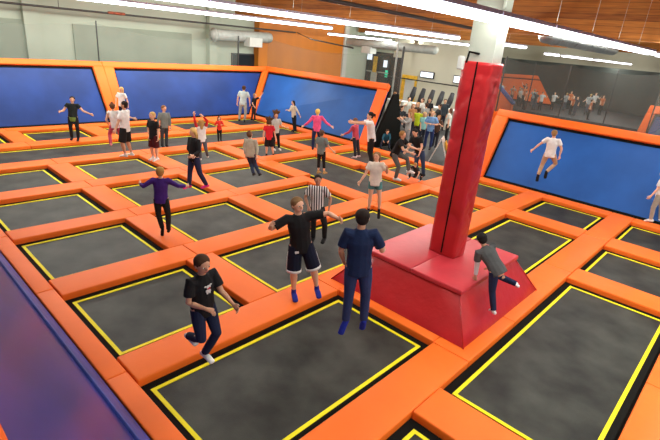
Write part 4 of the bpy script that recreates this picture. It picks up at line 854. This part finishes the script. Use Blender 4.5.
for a, b in zip(pv[2:], pv[3:]):
    bm = bmesh.new(); loft(bm, [(0,a[0]-10,a[1]+.06),(0,b[0]-10,b[1]+.06)], [(.16,.09),(.16,.09)], 10, side=Vector((1,0,0))); obj('edge_roll', bm, M['bluepad'], t, True)['label'] = 'blue padded edge'
t = wall_unit('wing_wall', 'x', (24.5,1.2,1.2), (24.5,4.4,1.2), (25.2,1.2,3.55), (25.2,4.15,3.55), m=M['blue'], side1=.35, rail=.35); 
tag(t, 'orange framed navy wall trampoline of the next court at the right photo edge', 'wall trampoline')
fs = dict(h=1.6, turn=0, aL=DOWN_, aR=DOWN_, lL=ST, lR=ST, cat='person', skin=SKP, lab='')
protos = []
for i, (tc, pc, hc_, tn, al, ar) in enumerate((((.5,.5,.48),K,BR,10,((.5,.1,-.6),(.3,.2,.8)),DOWN_),((.05,.05,.055),(.05,.06,.08),DK,-40,DOWN_,((-.6,.1,.5),(-.3,.1,.9))),((.45,.12,.04),K,BR,60,DOWN_,DOWN_),((.3,.33,.34),(.1,.1,.12),(.4,.25,.1),170,((-.5,.1,-.8),(-.5,.1,-.5)),((.5,.1,-.8),(.5,.1,-.5))))):
    d = dict(fs, turn=tn, top=('t',tc,.5), pants=('long',pc), shoe=('shoe',K), hair=('short',hc_), aL=al, aR=ar)
    protos.append(make_person(d, (50,10,.5,1.1,0), 2))
rnd = random.Random(5); used = set()
names_ = ['pale grey top','dark top','rust-coloured top','mid grey top']
spots = [(20.0,4),(19.4,4),(18.9,4),(18.3,4),(17.6,4)]
k = 0
for v in [21.6,21.0,20.6,20.2,19.6,19.3,18.8,18.4,17.9,17.5,17.0,16.6,16.2,15.6,15.1,14.0,13.5,13.1,12.8,12.3,11.9,11.5]:
    i = (k*7+k//3) % 4; k += 1
    o = protos[i] if i not in used else copy_tree(protos[i]); used.add(i)
    o.location = (47.5+rnd.uniform(-2,3.5), v, .50+rnd.choice((0,0,.25,.4))); o.rotation_euler = (0,0,math.atan2(-v,-48)+PI/2+rnd.uniform(-.4,.4))
    tag(o, 'tiny distant figure in %s on the second court behind the dark net' % names_[i], 'person', 'distant figures in %s' % names_[i])
    if o.location.z > 1.2 and i != 1: pass

# ------------------------------------------------------------------ real scale, world, camera
S_ = .91
for o in list(SC.objects):
    if o.parent is None:
        if o.type == 'LIGHT':
            o.location = o.location*S_; o.data.size *= S_; o.data.size_y *= S_
        else:
            o.location = o.location*S_; o.scale = o.scale*S_
w = bpy.data.worlds.new('World'); SC.world = w; w.use_nodes = True
bgn = w.node_tree.nodes['Background']; bgn.inputs[0].default_value = (.95,.97,1,1); bgn.inputs[1].default_value = WORLD_E
cam = bpy.data.cameras.new('Camera'); co = bpy.data.objects.new('Camera', cam); COL.objects.link(co); SC.camera = co
R_ = Vector((0.6878689278436447, -0.7204432366979973, 0.08830561025975764)); U_ = Vector((0.20325614052765356, 0.30798683962853113, 0.9294251169155222)); F_ = Vector((0.696795005324405, 0.6213740011552968, -0.358289088925716))
mt = Matrix((R_, U_, -F_)).transposed().to_4x4(); mt.translation = Vector((0,0,5*S_)); co.matrix_world = mt
cam.sensor_fit = 'HORIZONTAL'; cam.sensor_width = 36; cam.lens = 466.30087/660*36; cam.clip_start = .05; cam.clip_end = 300
vs = SC.view_settings; vs.view_transform = 'Standard'; vs.look = 'None'; vs.gamma = 1; vs.use_curve_mapping = False; vs.exposure = EXPO
